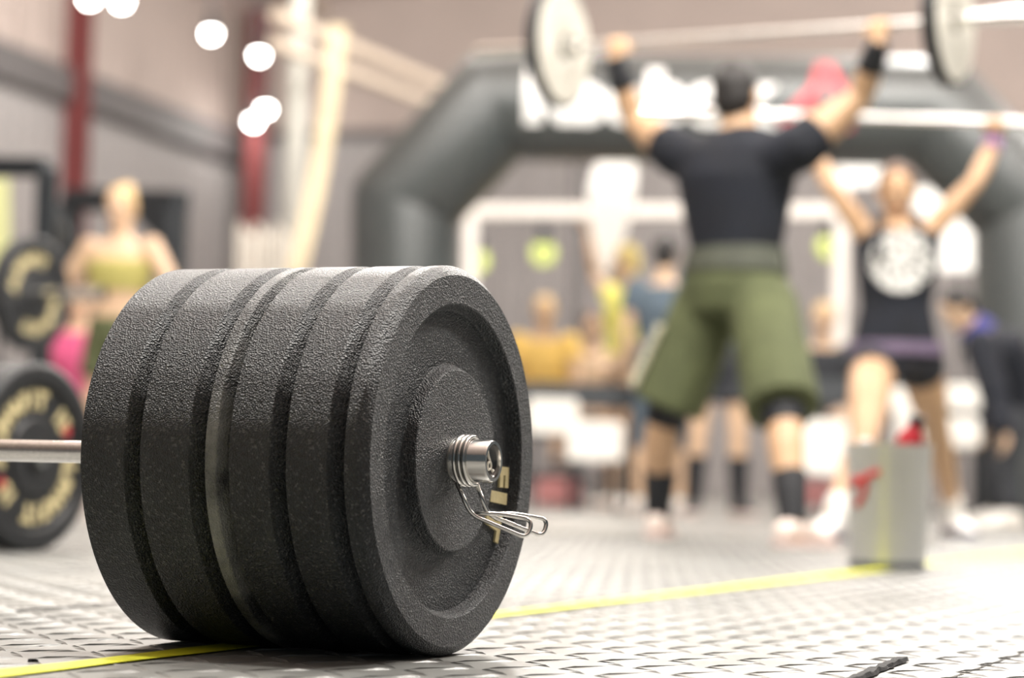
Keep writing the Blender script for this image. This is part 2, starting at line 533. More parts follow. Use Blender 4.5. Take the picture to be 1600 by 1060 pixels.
def plate_profile(th, front=True, c=0.015, hub=0.105):
    p = [(-th, 0.026), (-th, 0.204), (-th + 0.002, 0.219), (-th + 0.005, R0)]
    if front:   # thin front plate: small chamfer, step down to the recess, raised hub
        p += [(-0.012, R0), (-0.0085, R0 - 0.0015), (-0.002, 0.2165), (0, 0.214), (0, 0.1815), (-0.001, 0.180), (-0.0125, 0.1748), (-0.0135, 0.173),
              (-0.0135, hub + 0.007), (-0.0125, hub + 0.0055), (-0.0015, hub), (-0.0005, hub - 0.0015), (-0.0005, 0.036), (-0.0005, 0.026)]
    else:
        p += [(-c - 0.0015, R0), (-c, R0 - 0.001), (-0.001, R0 - 0.020), (0, R0 - 0.022), (0, 0.1815), (-0.004, 0.176), (-0.004, 0.11), (0, 0.106), (0, 0.026)]
    return p
def plate(name, th, off, label, front, material, c=0.015):
    """off = distance of the plate's front face behind the front plate's face"""
    bm = bmesh.new()
    lathe_x(bm, plate_profile(th, front, c), 192)
    root = empty(name, FACE - U * off, label, 'weight plate', 'plates of the stack', ROT)
    finish('rubber_body', bm, material, root, 28)
    bm = bmesh.new()
    lathe_x(bm, [(-th, 0.0256), (0.0008 if front else -0.0005, 0.0256), (0.0008 if front else -0.0005, 0.0262), (-th, 0.0262)], 64)
    finish('steel_insert', bm, M_STEEL, root, 30)
    return root
front_plate = plate('bumper_plate', 0.0305, 0.0, 'thin black bumper plate at the front of the stack with cream letters on its face', True, M_TREAD)
plate('bumper_plate', 0.0715, 0.0307, 'thick black bumper plate directly behind the front plate of the stack', False, M_TREAD)
plate('bumper_plate', 0.0715, 0.1024, 'thick black bumper plate between the thin scuffed plate and the next thick one', False, M_TREAD)
plate('bumper_plate', 0.0305, 0.1741, 'thin bumper plate with pale scuffed rim in the middle of the stack', False, M_SCUFF, 0.011)
plate('bumper_plate', 0.0845, 0.2048, 'thick black bumper plate just left of the thin scuffed one', False, M_TREAD)
plate('bumper_plate', 0.0790, 0.2895, 'leftmost thick black bumper plate of the stack, next to the bare bar', False, M_TREAD)
for ch, ck, tn, of in (('F', 97, 92, .0024), ('I', 108.5, 95, .0042), ('T', 122, 108, .0024)):
    ring_letter(ch, 0.056, 0.129, ck, -0.0130, front_plate, 'letter', M_GOLD, 0.0022, off=of, turn=tn)

STACK = 0.3687
bar = empty('barbell', FACE - U * 0.9, 'steel barbell with knurled shaft loaded with the big stack of plates', 'barbell', None, ROT)
x0 = 0.9
def in_bar(bmx, nm, m_, sm=35):
    return finish(nm, bmx, m_, bar, sm)
SLE = 0.047
bm = bmesh.new()
lathe_x(bm, [(x0 - STACK - 0.004, 0.014), (x0 - STACK - 0.004, 0.0247), (x0 + SLE - 0.003, 0.0247), (x0 + SLE, 0.0232), (x0 + SLE, 0.0195), (x0 + SLE - 0.006, 0.0185), (x0 + SLE - .006, .014)], 64)
in_bar(bm, 'sleeve', M_CHROME)
bm = bmesh.new()
lathe_x(bm, [(x0 - STACK - 0.034, 0.014), (x0 - STACK - 0.034, 0.031), (x0 - STACK - 0.031, 0.034), (x0 - STACK - 0.004, 0.034), (x0 - STACK - 0.001, 0.031), (x0 - STACK - .001, .0252), (x0 - STACK - .003, .0250), (x0 - STACK - .005, .014)], 48)
in_bar(bm, 'collar_flange', M_CHROME)
bm = bmesh.new()
xl = x0 - STACK - 0.034
lathe_x(bm, [(xl + .01, .0001), (xl + 0.01, 0.0139), (xl - 1.31, 0.0139), (xl - 1.31, .0001)], 40)
M_KNURL = mat('ground steel', (0.70, 0.69, 0.67, 1), 0.10, 1.0, 0.1, 220)
in_bar(bm, 'shaft', M_KNURL)
xf = xl - 1.31
bm = bmesh.new()
lathe_x(bm, [(xf, 0.0005), (xf, 0.031), (xf - .03, .034), (xf - .034, .0247), (xf - .45, .0247), (xf - .45, .0005)], 48)
in_bar(bm, 'sleeve', M_CHROME)
bm = bmesh.new()
lathe_x(bm, [(x0 + SLE - 0.02, .0004), (x0 + SLE - .005, .0004), (x0 + SLE - .005, .0186), (x0 + SLE - .02, .0186)], 48)
cap = in_bar(bm, 'end_cap', M_CAPBLK)
# pale emblem on the end cap: a ring with a slanted tail
M_EMBLEM = mat('pale print', rgb(220, 214, 200), 0.5)
bm = bmesh.new()
pts = [Vector((x0 + SLE - .0046, .0045 * math.cos(a) - .003, .0045 * math.sin(a) - .005)) for a in [i * 2 * PI / 20 for i in range(20)]]
tube(bm, pts, 0.0016, 6, closed=True)
o = finish('emblem_ring', bm, M_EMBLEM, bar, 180); o.parent = cap
bm = bmesh.new()
tube(bm, [(x0 + SLE - .0046, .0005, -.002), (x0 + SLE - .0046, -.006, .006), (x0 + SLE - .0046, -.009, .0125)], 0.0019, 6)
tube(bm, [(x0 + SLE - .0046, .001, -.007), (x0 + SLE - .0046, .006, -.012), (x0 + SLE - .0046, .009, -.010)], 0.0016, 6)
o = finish('emblem_tail', bm, M_EMBLEM, bar, 180); o.parent = cap; tag(o, kind='stuff')

# spring collar on the sleeve end
sc = empty('spring_collar', FACE, 'chrome wire spring collar with two looped handles on the bar end', 'clip', None, ROT)
WR = 0.0026
RC = 0.0278
bm = bmesh.new()
turns = 3.0
pts = []
N = 150
a0 = -PI / 2 - 0.25
for i in range(N + 1):
    s = i / N
    a = a0 + s * (2 * PI * turns + 0.5)
    pts.append(Vector((0.0045 + s * 0.0185, RC * math.cos(a), RC * math.sin(a))))
tube(bm, pts, WR, 10)
finish('coil', bm, M_CHROME, sc, 180)
def rounded(pts, rad, k=6):
    pts = [Vector(p) for p in pts]
    out = [pts[0]]
    for a, b, c in zip(pts[:-2], pts[1:-1], pts[2:]):
        r1 = min(rad, (a - b).length * .48, (c - b).length * .48)
        p, q = b + (a - b).normalized() * r1, b + (c - b).normalized() * r1
        for i in range(k + 1):
            t = i / k
            out.append(p * (1 - t) ** 2 + b * 2 * t * (1 - t) + q * t * t)
    out.append(pts[-1])
    return out
def handle(start, knee, tip, wv, hook):
    """wire from the coil down to a knee, out to a U turn at the tip and back to a hooked end"""
    start, knee, tip, wv = Vector(start), Vector(knee), Vector(tip), Vector(wv)
    d = (tip - knee).normalized()
    pts = [start, knee, tip - d * .002, tip + wv - d * .002, knee + (tip - knee) * .45 + wv * .62, knee + (tip - knee) * .08 + wv * .16]
    bm = bmesh.new()
    tube(bm, rounded(pts, 0.012, 7), WR, 10)
    finish('wire_handle', bm, M_CHROME, sc, 180)
handle(pts[0], (0.017, 0.004, -0.0615), (0.076, 0.040, -0.0885), (0.001, 0.010, 0.022), 1)
handle(pts[-1], (0.032, 0.018, -0.0610), (0.0775, 0.080, -0.0865), (0.001, 0.010, 0.020), 1)

# ------------------------------------------------------------------ tape and bits on the floor
M_TAPE = mat('yellow floor tape', rgb(214, 216, 40), 0.45, var=0.12, scale=30, bump=0.2, bscale=90)
bm = bmesh.new()
a, b = -2.2, 14.0
n = 160
L_ = []
for i in range(n + 1):
    s = a + (b - a) * i / n
    c = TAPE_O + TAPE_DIR * s
    w = 0.024 + 0.002 * math.sin(i * 1.7) + random.uniform(-.0012, .0012)
    L_.append([bm.verts.new(c + TAPE_PERP * sg * w + Vector((0, 0, z))) for sg in (-1, 1) for z in (0.0017, 0.0024)])
for p, q in zip(L_[:-1], L_[1:]):
    bm.faces.new((p[1], p[3], q[3], q[1])); bm.faces.new((p[0], p[1], q[1], q[0])); bm.faces.new((p[3], p[2], q[2], q[3])); bm.faces.new((p[2], p[0], q[0], q[2]))
bm.faces.new((L_[0][0], L_[0][2], L_[0][3], L_[0][1])); bm.faces.new((L_[-1][0], L_[-1][1], L_[-1][3], L_[-1][2]))
tag(finish('floor_tape', bm, M_TAPE, base=TAPE_O.copy()), 'yellow tape line running under the plates across the floor', 'tape')

def ragged_strip(name, p0, p1, w0, w1, h, material, label, cat, seed):
    rnd = random.Random(seed)
    p0, p1 = Vector(p0), Vector(p1)
    d = (p1 - p0); ln = d.length; d.normalize(); pr = Vector((d.y, -d.x, 0))
    bm = bmesh.new(); rows = []
    m = 26
    for i in range(m + 1):
        s = i / m
        w = (w0 + (w1 - w0) * s) * rnd.uniform(.75, 1.15)
        c = p0 + d * ln * s + pr * rnd.uniform(-.0015, .0015) + Vector((0, 0, 0.0016))
        rows.append([bm.verts.new(c - pr * w), bm.verts.new(c - pr * w * .7 + Z * h * rnd.uniform(.7, 1.2)), bm.verts.new(c + pr * w * .7 + Z * h * rnd.uniform(.7, 1.2)), bm.verts.new(c + pr * w)])
    for p, q in zip(rows[:-1], rows[1:]):
        for k in range(4):
            bm.faces.new((p[k], p[(k + 1) % 4], q[(k + 1) % 4], q[k]))
    bm.faces.new(rows[0]); bm.faces.new(rows[-1][::-1])
    base = p0.copy()
    return tag(finish(name, bm, material, base=base), label, cat)
M_STRIP = mat('black crumb strip', rgb(24, 25, 27), 0.8, bump=0.8, bscale=300)
ragged_strip('rubber_strip', PF(1290, 1085), PF(1409, 1035), 0.006, 0.008, 0.005, M_STRIP, 'ragged black rubber strip on the mat at the lower right', 'strip', 3)
ragged_strip('scuff_strip', PF(25, 957), PF(200, 944), 0.004, 0.004, 0.0012, M_STRIP, 'thin dark strip on the mat left of the plates', 'strip', 5)
ragged_strip('rubber_crumb', PF(44, 1038), PF(56, 1037), 0.002, 0.003, 0.003, M_STRIP, 'tiny black rubber crumb beside the tape at the lower left', 'crumb', 6)

# ------------------------------------------------------------------ simple barbells with plates farther off
def far_plate(center, ang, th, label, rad=0.225, face=None, group=None, words=None, facemat=None, numbers=None):
    root = empty('bumper_plate', center, label, 'weight plate', group, (0, 0, ang))
    bm = bmesh.new()
    lathe_x(bm, [(-th / 2, .026), (-th / 2, rad - .012), (-th / 2 + .008, rad), (th / 2 - .008, rad), (th / 2, rad - .012), (th / 2, rad * .80), (th / 2 - .012, rad * .77), (th / 2 - .012, rad * .42), (th / 2 - .004, rad * .39), (th / 2 - .004, rad * .16), (th / 2 + .001, .034), (th / 2 + .001, .026)], 72)
    finish('rubber_body', bm, M_PLATE_FAR, root, 30)
    if facemat:
        bm = bmesh.new()
        lathe_x(bm, [(th / 2 + .0005, rad * .20), (th / 2 + .003, rad * .22), (th / 2 + .004, rad * .50), (th / 2 + .003, rad * .92), (th / 2 + .0005, rad * .935)], 64)
        finish('face_ring', bm, facemat, root, 30)
    if words:
        for word, c0, stepdeg in words:
            for i, ch in enumerate(word):
                ring_letter(ch, rad * .25, rad * .52, c0 + (i - (len(word) - 1) / 2) * stepdeg, th / 2 - .0115, root, 'letter', M_GOLD, 0.0015, off=0.004)
    if numbers:
        for num, c0 in numbers:
            ring_letter(num, rad * .26, rad * .50, c0, th / 2 - .0115, root, 'number', M_GOLD, 0.0015, off=0.003)
            a = math.radians(c0 + 14)
            bm = bmesh.new()
            pts5 = []
            for i in range(10):
                rr = rad * (.085 if i % 2 == 0 else .045)
                pts5.append((rr * math.sin(i * PI / 5), rr * math.cos(i * PI / 5)))
            cc = Vector((th / 2 - .012, rad * .60 * math.sin(a), rad * .60 * math.cos(a)))
            lo = [bm.verts.new(cc + Vector((0, p, q))) for p, q in pts5]; hi = [bm.verts.new(cc + Vector((.0025, p, q))) for p, q in pts5]
            bm.faces.new(lo[::-1]); bm.faces.new(hi)
            for i in range(10): bm.faces.new((lo[i], lo[(i + 1) % 10], hi[(i + 1) % 10], hi[i]))
            finish('star', bm, M_RED, root)
    return root
def far_bar(center, ang, label, name='barbell', s_len=0.41, half=0.655, steel=None):
    root = empty(name, center, label, 'barbell', None, (0, 0, ang))
    bm = bmesh.new(); lathe_x(bm, [(-half, .0004), (-half, .014), (half, .014), (half, .0004)], 24)
    finish('shaft', bm, M_STEEL, root, 30)
    for sg in (-1, 1):
        bm = bmesh.new()
        lathe_x(bm, [(sg * half, .0004), (sg * half, .036), (sg * (half + .028), .036), (sg * (half + .03), .025), (sg * (half + s_len), .025), (sg * (half + s_len), .0004)], 32)
        finish('sleeve', bm, M_CHROME, root, 30)
    return root

# second barbell on the floor at the left edge
c2 = P(38, 700, 5.75); c2.z = 0.2255
A2 = math.radians(-27)
U2 = Vector((math.cos(A2), math.sin(A2), 0))
far_bar(c2 - U2 * (0.655 + .03 + .045), A2, 'steel barbell lying on the floor behind the foreground stack', s_len=0.13)
far_plate(c2, A2, 0.085, 'black bumper plate with cream lettering standing on the floor at left', words=(('ALPHAFIT', -42, 14.5), ('ALPHAFIT', 138, 14.5)), numbers=(('15', 48), ('15', 228)))

# ------------------------------------------------------------------ people
def person(name, label, J, fwd, skin=M_SKIN, vox=0.012, s=1.0, w=None, curl=(25, 25), hands=True, face=True, group=None, side=None, headfwd=None, palm=None):
    """J: joints in world space (pel waist chest neck head sL eL wL sR eR wR hL kL aL hR kR aR). One fused body mesh."""
    W = dict(hip=.165, waist=.145, chest=.185, sh=.17, dhip=.115, dwaist=.10, dchest=.125, dsh=.085, arm=.048, fore=.040, wrist=.027, thigh=.083, knee=.056, calf=.056, ankle=.037, neck=.056)
    if w: W.update(w)
    W = {k: v * s for k, v in W.items()}
    J = {k: Vector(v) for k, v in J.items()}
    fwd = Vector(fwd).normalized()
    sd = Vector(side).normalized() if side is not None else Vector((fwd.y, -fwd.x, 0)).normalized()
    base = (J['aL'] + J['aR']) / 2; base.z = 0
    root = empty(name, base, label, 'person', group)
    fig = dict(root=root, base=base, J=J, W=W, fwd=fwd, sd=sd, vox=vox, s=s)
    bm = bmesh.new()
    rings = torso_rings(fig, 0, -0.16, 1.0)
    loft(bm, rings, 20)
    # shoulders, neck, head
    for a in 'LR':
        capsule(bm, J['chest'].lerp(J['s' + a], .45), J['s' + a], W['arm'] * 1.25, W['arm'] * 1.22)
    hf = Vector(headfwd).normalized() if headfwd is not None else fwd
    hu = (J['head'] - J['neck']).normalized()
    hs = hf.cross(hu).normalized(); hf = hu.cross(hs).normalized()
    capsule(bm, J['neck'] - hu * .02 * s, J['head'] - hu * .04 * s, W['neck'] * 1.1, W['neck'] * .95)
    hc = J['head']
    ellipsoid(bm, hc + hu * .02 * s - hf * .008 * s, (hs * .076 * s, hf * .096 * s, hu * .098 * s))
    ellipsoid(bm, hc - hu * .045 * s + hf * .022 * s, (hs * .058 * s, hf * .066 * s, hu * .075 * s))
    capsule(bm, hc + hu * .012 * s + hf * .082 * s, hc - hu * .022 * s + hf * .103 * s, .010 * s, .014 * s, 8)
    capsule(bm, hc - hu * .092 * s + hf * .062 * s, hc - hu * .09 * s + hf * .07 * s, .018 * s, .018 * s, 8)
    for sg in (-1, 1):
        ellipsoid(bm, hc + hs * sg * .078 * s - hu * .008 * s - hf * .008 * s, (hs * .010 * s, hf * .018 * s, hu * .031 * s), 8)
    # arms
    for i, a in enumerate('LR'):
        S, E, Wr = J['s' + a], J['e' + a], J['w' + a]
        capsule(bm, S, S.lerp(E, .45), W['arm'] * 1.15, W['arm'] * 1.08)
        capsule(bm, S.lerp(E, .45), E, W['arm'] * 1.08, W['fore'] * .92)
        capsule(bm, E, E.lerp(Wr, .35), W['fore'] * .92, W['fore'] * 1.04)
        capsule(bm, E.lerp(Wr, .35), Wr, W['fore'] * 1.04, W['wrist'])
        if hands:
            pd = (Wr - E).normalized() if not palm or not palm[i] else Vector(palm[i][0]).normalized()
            ax = (sd - pd * sd.dot(pd)).normalized() if not palm or not palm[i] else Vector(palm[i][1]).normalized()
            cn = pd.cross(ax).normalized()                       # bend direction of the fingers
            if cn.dot(Vector(palm[i][2]) if palm and palm[i] else fwd) < 0: cn = -cn
            h = s * .95
            loft(bm, [(Wr, ax * .026 * h, cn * .018 * h), (Wr + pd * .03 * h, ax * .036 * h, cn * .017 * h), (Wr + pd * .085 * h, ax * .043 * h, cn * .014 * h)], 12)
            for q, (off, ln) in enumerate(((-.031, .030), (-.0105, .034), (.0105, .032), (.031, .025))):
                p = Wr + pd * .080 * h + ax * off * h
                d = pd.copy(); ang = math.radians(curl[i])
                for g in range(3):
                    d = (Matrix.Rotation(ang, 3, pd.cross(cn)) @ d).normalized()
                    p2 = p + d * ln * h * (1.15 - .15 * g)
                    capsule(bm, p, p2, .0098 * h, .0092 * h, 8)
                    p = p2
            tsg = 1 if (J['chest'] - Wr).dot(ax) > 0 else -1
            p = Wr + pd * .03 * h + ax * tsg * .030 * h
            d = (pd * .6 + ax * tsg * .7 + cn * .35).normalized()
            for g in range(3):
                p2 = p + d * .028 * h
                capsule(bm, p, p2, .0115 * h, .0100 * h, 8)
                p = p2; d = (d + pd * .35 + cn * math.radians(curl[i]) * .6 - ax * tsg * .25).normalized()
    # legs and feet
    for a in 'LR':
        Hh, K, A = J['h' + a], J['k' + a], J['a' + a]
        capsule(bm, Hh, Hh.lerp(K, .5), W['thigh'], W['thigh'] * .9)
        capsule(bm, Hh.lerp(K, .5), K, W['thigh'] * .9, W['knee'])
        cb = K.lerp(A, .3) - fwd * .012
        capsule(bm, K, cb, W['knee'], W['calf'])
        capsule(bm, cb, A, W['calf'], W['ankle'])
        fd = foot_dir(fig, a)
        capsule(bm, A - fd * .03 * s - Z * (A.z - .035), A + fd * .13 * s - Z * (A.z - .03), .033 * s, .026 * s)
        capsule(bm, A, A - Z * (A.z - .05), W['ankle'], .036 * s)
    body = blend('body', bm, vox, skin, root, base, 4)
    if face:
        for sg in (-1, 1):
            bm = bmesh.new()
            ellipsoid(bm, hc + hu * .006 * s + hf * .083 * s + hs * sg * .031 * s, (hs * .014 * s, hf * .008 * s, hu * .008 * s), 10)
            finish('eye', bm, mat('eye', rgb(48, 38, 34), 0.3), root, 180, base).location = (0, 0, 0)
        bm = bmesh.new()
        ellipsoid(bm, hc - hu * .056 * s + hf * .083 * s, (hs * .024 * s, hf * .008 * s, hu * .008 * s), 10)
        finish('mouth', bm, mat('lips', rgb(158, 84, 76), 0.5), root, 180, base).location = (0, 0, 0)
    fig.update(hu=hu, hs=hs, hf=hf, hc=hc)
    return fig

def foot_dir(fig, a):
    f = fig['J'].get('f' + a)
    if f is None:
        f = fig['fwd'] + fig['sd'] * (-.3 if (fig['J']['h' + a] - fig['J']['pel']).dot(fig['sd']) < 0 else .3)
    f = Vector(f); f.z = 0
    return f.normalized()

def torso_rings(fig, infl, lo, hi):
    """rings from lo (0 = pelvis, 1 = neck) to hi"""
    J, W, sd, fwd = fig['J'], fig['W'], fig['sd'], fig['fwd']
    sh = (J['sL'] + J['sR']) / 2
    up = (J['neck'] - J['pel']).normalized()
    keys = [(-.16, J['pel'] - up * .09, W['hip'] * .86, W['dhip'] * .85), (0, J['pel'], W['hip'], W['dhip']),
            (.22, J['pel'].lerp(J['waist'], .5), (W['hip'] + W['waist']) / 2, (W['dhip'] + W['dwaist']) / 2), (.4, J['waist'], W['waist'], W['dwaist']),
            (.6, J['waist'].lerp(J['chest'], .5), (W['waist'] + W['chest']) / 2, (W['dwaist'] + W['dchest']) / 2), (.75, J['chest'], W['chest'], W['dchest']),
            (.9, sh.lerp(J['chest'], .15), W['sh'], W['dsh'] * 1.05), (.96, J['neck'].lerp(sh, .4), W['sh'] * .62, W['dsh'] * .8), (1.0, J['neck'], W['neck'], W['neck'])]
    def at(t):
        for (t0, c0, a0, b0), (t1, c1, a1, b1) in zip(keys[:-1], keys[1:]):
            if t0 <= t <= t1:
                k = (t - t0) / (t1 - t0)
                return c0.lerp(c1, k), a0 + (a1 - a0) * k, b0 + (b1 - b0) * k
        return (keys[0] if t < keys[0][0] else keys[-1])[1:]
    ts = sorted(set([lo, hi] + [k[0] for k in keys if lo < k[0] < hi]))
    out = []
    for t in ts:
        c, a, b = at(t)
        tan = (at(min(1, t + .05))[0] - at(max(-.16, t - .05))[0]).normalized()
        f = (fwd - tan * fwd.dot(tan)).normalized()
        x = f.cross(tan).normalized()
        out.append((c, x * (a + infl), f * (b + infl)))
    return out

def shirt(fig, material, lo=0.12, hi=.965, sleeve=.55, infl=.016, name='shirt', loose=.0, straps=False):
    J, W = fig['J'], fig['W']
    bm = bmesh.new()
    r = torso_rings(fig, infl, lo, hi)
    if loose: r = [(c, A * (1 + loose), B * (1 + loose)) for c, A, B in r]
    loft(bm, r, 22)
    if sleeve > 0:
        for a in 'LR':
            S, E = J['s' + a], J['e' + a]
            capsule(bm, J['chest'].lerp(S, .45), S, W['arm'] * 1.25 + infl, W['arm'] * 1.25 + infl)
            e = S.lerp(E, min(sleeve, 1.0))
            x, y, t = frame_for(e - S)
            loft(bm, [(S, x * (W['arm'] * 1.2 + infl), y * (W['arm'] * 1.2 + infl)), (e, x * (W['arm'] * 1.1 + infl * 1.1), y * (W['arm'] * 1.1 + infl * 1.1))], 16)
            if sleeve > 1.01:
                Wr = J['w' + a]; q = E.lerp(Wr, sleeve - 1)
                capsule(bm, E, q, W['fore'] + infl, W['fore'] * .8 + infl)
    return blend(name, bm, max(fig['vox'], .011), material, fig['root'], fig['base'], 4)

def shorts(fig, material, length=.8, infl=.02, flare=.03, top=.26, name='shorts'):
    J, W = fig['J'], fig['W']
    bm = bmesh.new()
    loft(bm, torso_rings(fig, infl, -.16, top), 20)
    for a in 'LR':
        Hh, K, A = J['h' + a], J['k' + a], J['a' + a]
        full = length > 1
        e = Hh.lerp(K, min(length, 1))
        x, y, t = frame_for(K - Hh)
        r0 = W['thigh'] + infl; r1 = W['thigh'] * (1 - .35 * min(length, 1)) + infl + flare
        loft(bm, [(Hh - t * .05, x * r0 * .9, y * r0 * .9), (Hh, x * r0 * 1.02, y * r0 * 1.02), (Hh.lerp(e, .5), x * (r0 + r1) / 2, y * (r0 + r1) / 2), (e, x * r1, y * r1)], 16)
        if full:
            capsule(bm, K, K.lerp(A, length - 1), W['knee'] + infl, W['ankle'] + infl)
    return blend(name, bm, max(fig['vox'], .011), material, fig['root'], fig['base'], 4)

def cuff(fig, name, material, p0, p1, r0, r1):
    x, y, t = frame_for(Vector(p1) - Vector(p0))
    p0, p1 = Vector(p0), Vector(p1)
    bm = bmesh.new()
    loft(bm, [(p0, x * r0 * .96, y * r0 * .96), (p0.lerp(p1, .06), x * r0, y * r0), (p0.lerp(p1, .5), x * (r0 + r1) / 2, y * (r0 + r1) / 2), (p0.lerp(p1, .94), x * r1, y * r1), (p1, x * r1 * .96, y * r1 * .96)], 18)
    o = finish(name, bm, material, fig['root'], 50, fig['base']); o.location = (0, 0, 0)
    return o

def shoes(fig, upper, sole):
    s = fig['s']
    for a in 'LR':
        A = fig['J']['a' + a]; fd = foot_dir(fig, a)
        g = Vector((A.x, A.y, A.z - .085)) if A.z > .2 else Vector((A.x, A.y, 0))
        sx = Vector((fd.y, -fd.x, 0))
        bm = bmesh.new()
        rr = []
        for t, w_, h0, h1 in ((-.075, .022, .02, .07), (-.06, .034, .018, .085), (-.01, .040, .018, .105), (.05, .043, .018, .095), (.10, .048, .018, .068), (.155, .046, .018, .052), (.19, .032, .018, .040), (.203, .014, .02, .03)):
            rr.append((g + fd * t * s + Z * (h0 + h1) / 2, sx * w_ * s, Z * (h1 - h0) / 2))
        loft(bm, rr, 14)
        u = blend('shoe', bm, .009, upper, fig['root'], fig['base'], 2)
        bm = bmesh.new()
        ol = [(-.082, .02), (-.065, .038), (0, .044), (.06, .044), (.11, .051), (.16, .049), (.195, .034), (.21, .012)]
        lo = [g + fd * t * s + sx * w_ * s for t, w_ in ol] + [g + fd * t * s - sx * w_ * s for t, w_ in ol[::-1]]
        v0 = [bm.verts.new(p + Z * .0015) for p in lo]; v1 = [bm.verts.new(p + Z * .024) for p in lo]
        bm.faces.new(v0[::-1]); bm.faces.new(v1)
        for i in range(len(lo)): bm.faces.new((v0[i], v0[(i + 1) % len(lo)], v1[(i + 1) % len(lo)], v1[i]))
        so = finish('sole', bm, sole, u, None, fig['base']); so.location = (0, 0, 0)

def hair(fig, material, style='short', name='hair'):
    s, hu, hs, hf, hc = fig['s'], fig['hu'], fig['hs'], fig['hf'], fig['hc']
    bm = bmesh.new()
    ellipsoid(bm, hc + hu * .034 * s - hf * .020 * s, (hs * .083 * s, hf * .094 * s, hu * .094 * s))
    ellipsoid(bm, hc - hu * .010 * s - hf * .042 * s, (hs * .078 * s, hf * .064 * s, hu * .082 * s))
    if style == 'long':
        for sg in (-1, 0, 1):
            capsule(bm, hc + hs * sg * .055 * s - hf * .04 * s, hc + hs * sg * .07 * s - hf * .05 * s - hu * .18 * s, .045 * s, .04 * s)
    if style == 'tail':
        capsule(bm, hc - hf * .10 * s + hu * .03 * s, hc - hf * .15 * s - hu * .05 * s, .03 * s, .028 * s)
        capsule(bm, hc - hf * .15 * s - hu * .05 * s, hc - hf * .13 * s - hu * .17 * s, .028 * s, .014 * s)
    if style == 'bun':
        ellipsoid(bm, hc - hf * .09 * s + hu * .09 * s, (hs * .045 * s, hf * .045 * s, hu * .045 * s))
    return blend(name, bm, .010, material, fig['root'], fig['base'], 2)

def patch(fig, name, material, pts_fn, nu, nv, thick):
    """small cloth print laid over a surface: pts_fn(u,v) -> (point, normal)"""
    bm = bmesh.new()
    g = [[None] * (nv + 1) for _ in range(nu + 1)]; h = [[None] * (nv + 1) for _ in range(nu + 1)]
    for i in range(nu + 1):
        for j in range(nv + 1):
            p, n = pts_fn(i / nu, j / nv)
            g[i][j] = bm.verts.new(p); h[i][j] = bm.verts.new(p + n * thick)
    for i in range(nu):
        for j in range(nv):
            bm.faces.new((h[i][j], h[i + 1][j], h[i + 1][j + 1], h[i][j + 1])); bm.faces.new((g[i][j], g[i][j + 1], g[i + 1][j + 1], g[i + 1][j]))
    o = finish(name, bm, material, fig['root'], 60, fig['base']); o.location = (0, 0, 0)
    return o

# ---- the lifter seen from behind
bl, br = P(865, 75, 8.75), P(1490, 30, 8.04)
bc = (bl + br) / 2
bd = (br - bl); bd.z = 0; bd.normalize()
bang = math.atan2(bd.y, bd.x)
def on_bar(c, d, px, lo=-1.2, hi=1.2):
    for _ in range(50):
        m = (lo + hi) / 2
        q = CAM_R.transposed() @ (c + d * m - CAM_P)
        if 800 + q.x / -q.z * F_PX < px: lo = m
        else: hi = m
    return c + d * m
lift_bar = far_bar(bc, bang, 'steel barbell pressed overhead by the lifter in the black shirt', half=0.665)
M_FACE = mat('pale grey plate face', rgb(212, 209, 198), 0.3, var=0.1)
far_plate(bc - bd * 0.735, bang, 0.05, 'dark-rimmed bumper plate on the left end of the overhead bar', facemat=M_FACE, group='plates on the overhead bar')
far_plate(bc + bd * 0.735, bang, 0.05, 'dark-rimmed bumper plate on the right end of the overhead bar, by the top edge', facemat=M_FACE, group='plates on the overhead bar')
fm = Vector((-bd.y, bd.x, 0))
if fm.y < 0: fm = -fm
hl, hr = on_bar(bc, bd, 967), on_bar(bc, bd, 1376)
wl_, wr_ = hl - Z * .075 - fm * .024, hr - Z * .075 - fm * .024
J = dict(pel=P(1147, 452, 8.35), waist=P(1150, 392, 8.36), chest=P(1150, 275, 8.38), neck=P(1154, 205, 8.40), head=P(1152, 153, 8.42),
         sL=P(1056, 238, 8.50), sR=P(1250, 230, 8.22), eL=P(990, 188, 8.66), eR=P(1345, 152, 8.26), wL=wl_, wR=wr_,
         hL=P(1106, 478, 8.44), hR=P(1192, 478, 8.28), kL=P(1038, 650, 8.48), kR=P(1226, 654, 7.98), aL=P(1027, 798, 8.6), aR=P(1240, 811, 7.8))
man = person('person', 'person in a black t-shirt and olive shorts pressing a barbell, seen from behind', J, fm, vox=.0085, side=bd, face=False,
             w=dict(chest=.205, sh=.20, waist=.150, hip=.175, arm=.060, fore=.046, calf=.062, thigh=.10, knee=.062, neck=.064, dchest=.135), curl=(66, 66),
             palm=((Z, bd, fm), (Z, bd, fm)))
shirt(man, M_BLACKCLOTH, .30, .965, .30, .016)
M_OLIVE_BELT = mat('grey olive belt', rgb(70, 73, 62), 0.7, var=0.15)
bm = bmesh.new(); loft(bm, torso_rings(man, .030, .17, .40), 28); b_ = finish('lifting_belt', bm, M_OLIVE_BELT, man['root'], 40, man['base'])
shorts(man, M_OLIVE, .93, .022, .040, .22)
M_SLEEVE = mat('black neoprene', rgb(24, 26, 31), 0.7)
for a in 'LR':
    K, A, Hh = man['J']['k' + a], man['J']['a' + a], man['J']['h' + a]
    cuff(man, 'knee_sleeve', M_SLEEVE, Hh.lerp(K, .80), K.lerp(A, .10), .082, .070)
    cuff(man, 'sock', M_SLEEVE, K.lerp(A, .56), A - Z * .02, .060, .046)
    W_, E_ = man['J']['w' + a], man['J']['e' + a]
    cuff(man, 'wrist_wrap', M_SLEEVE, E_.lerp(W_, .55), W_.lerp(E_, -.08), .050, .036)
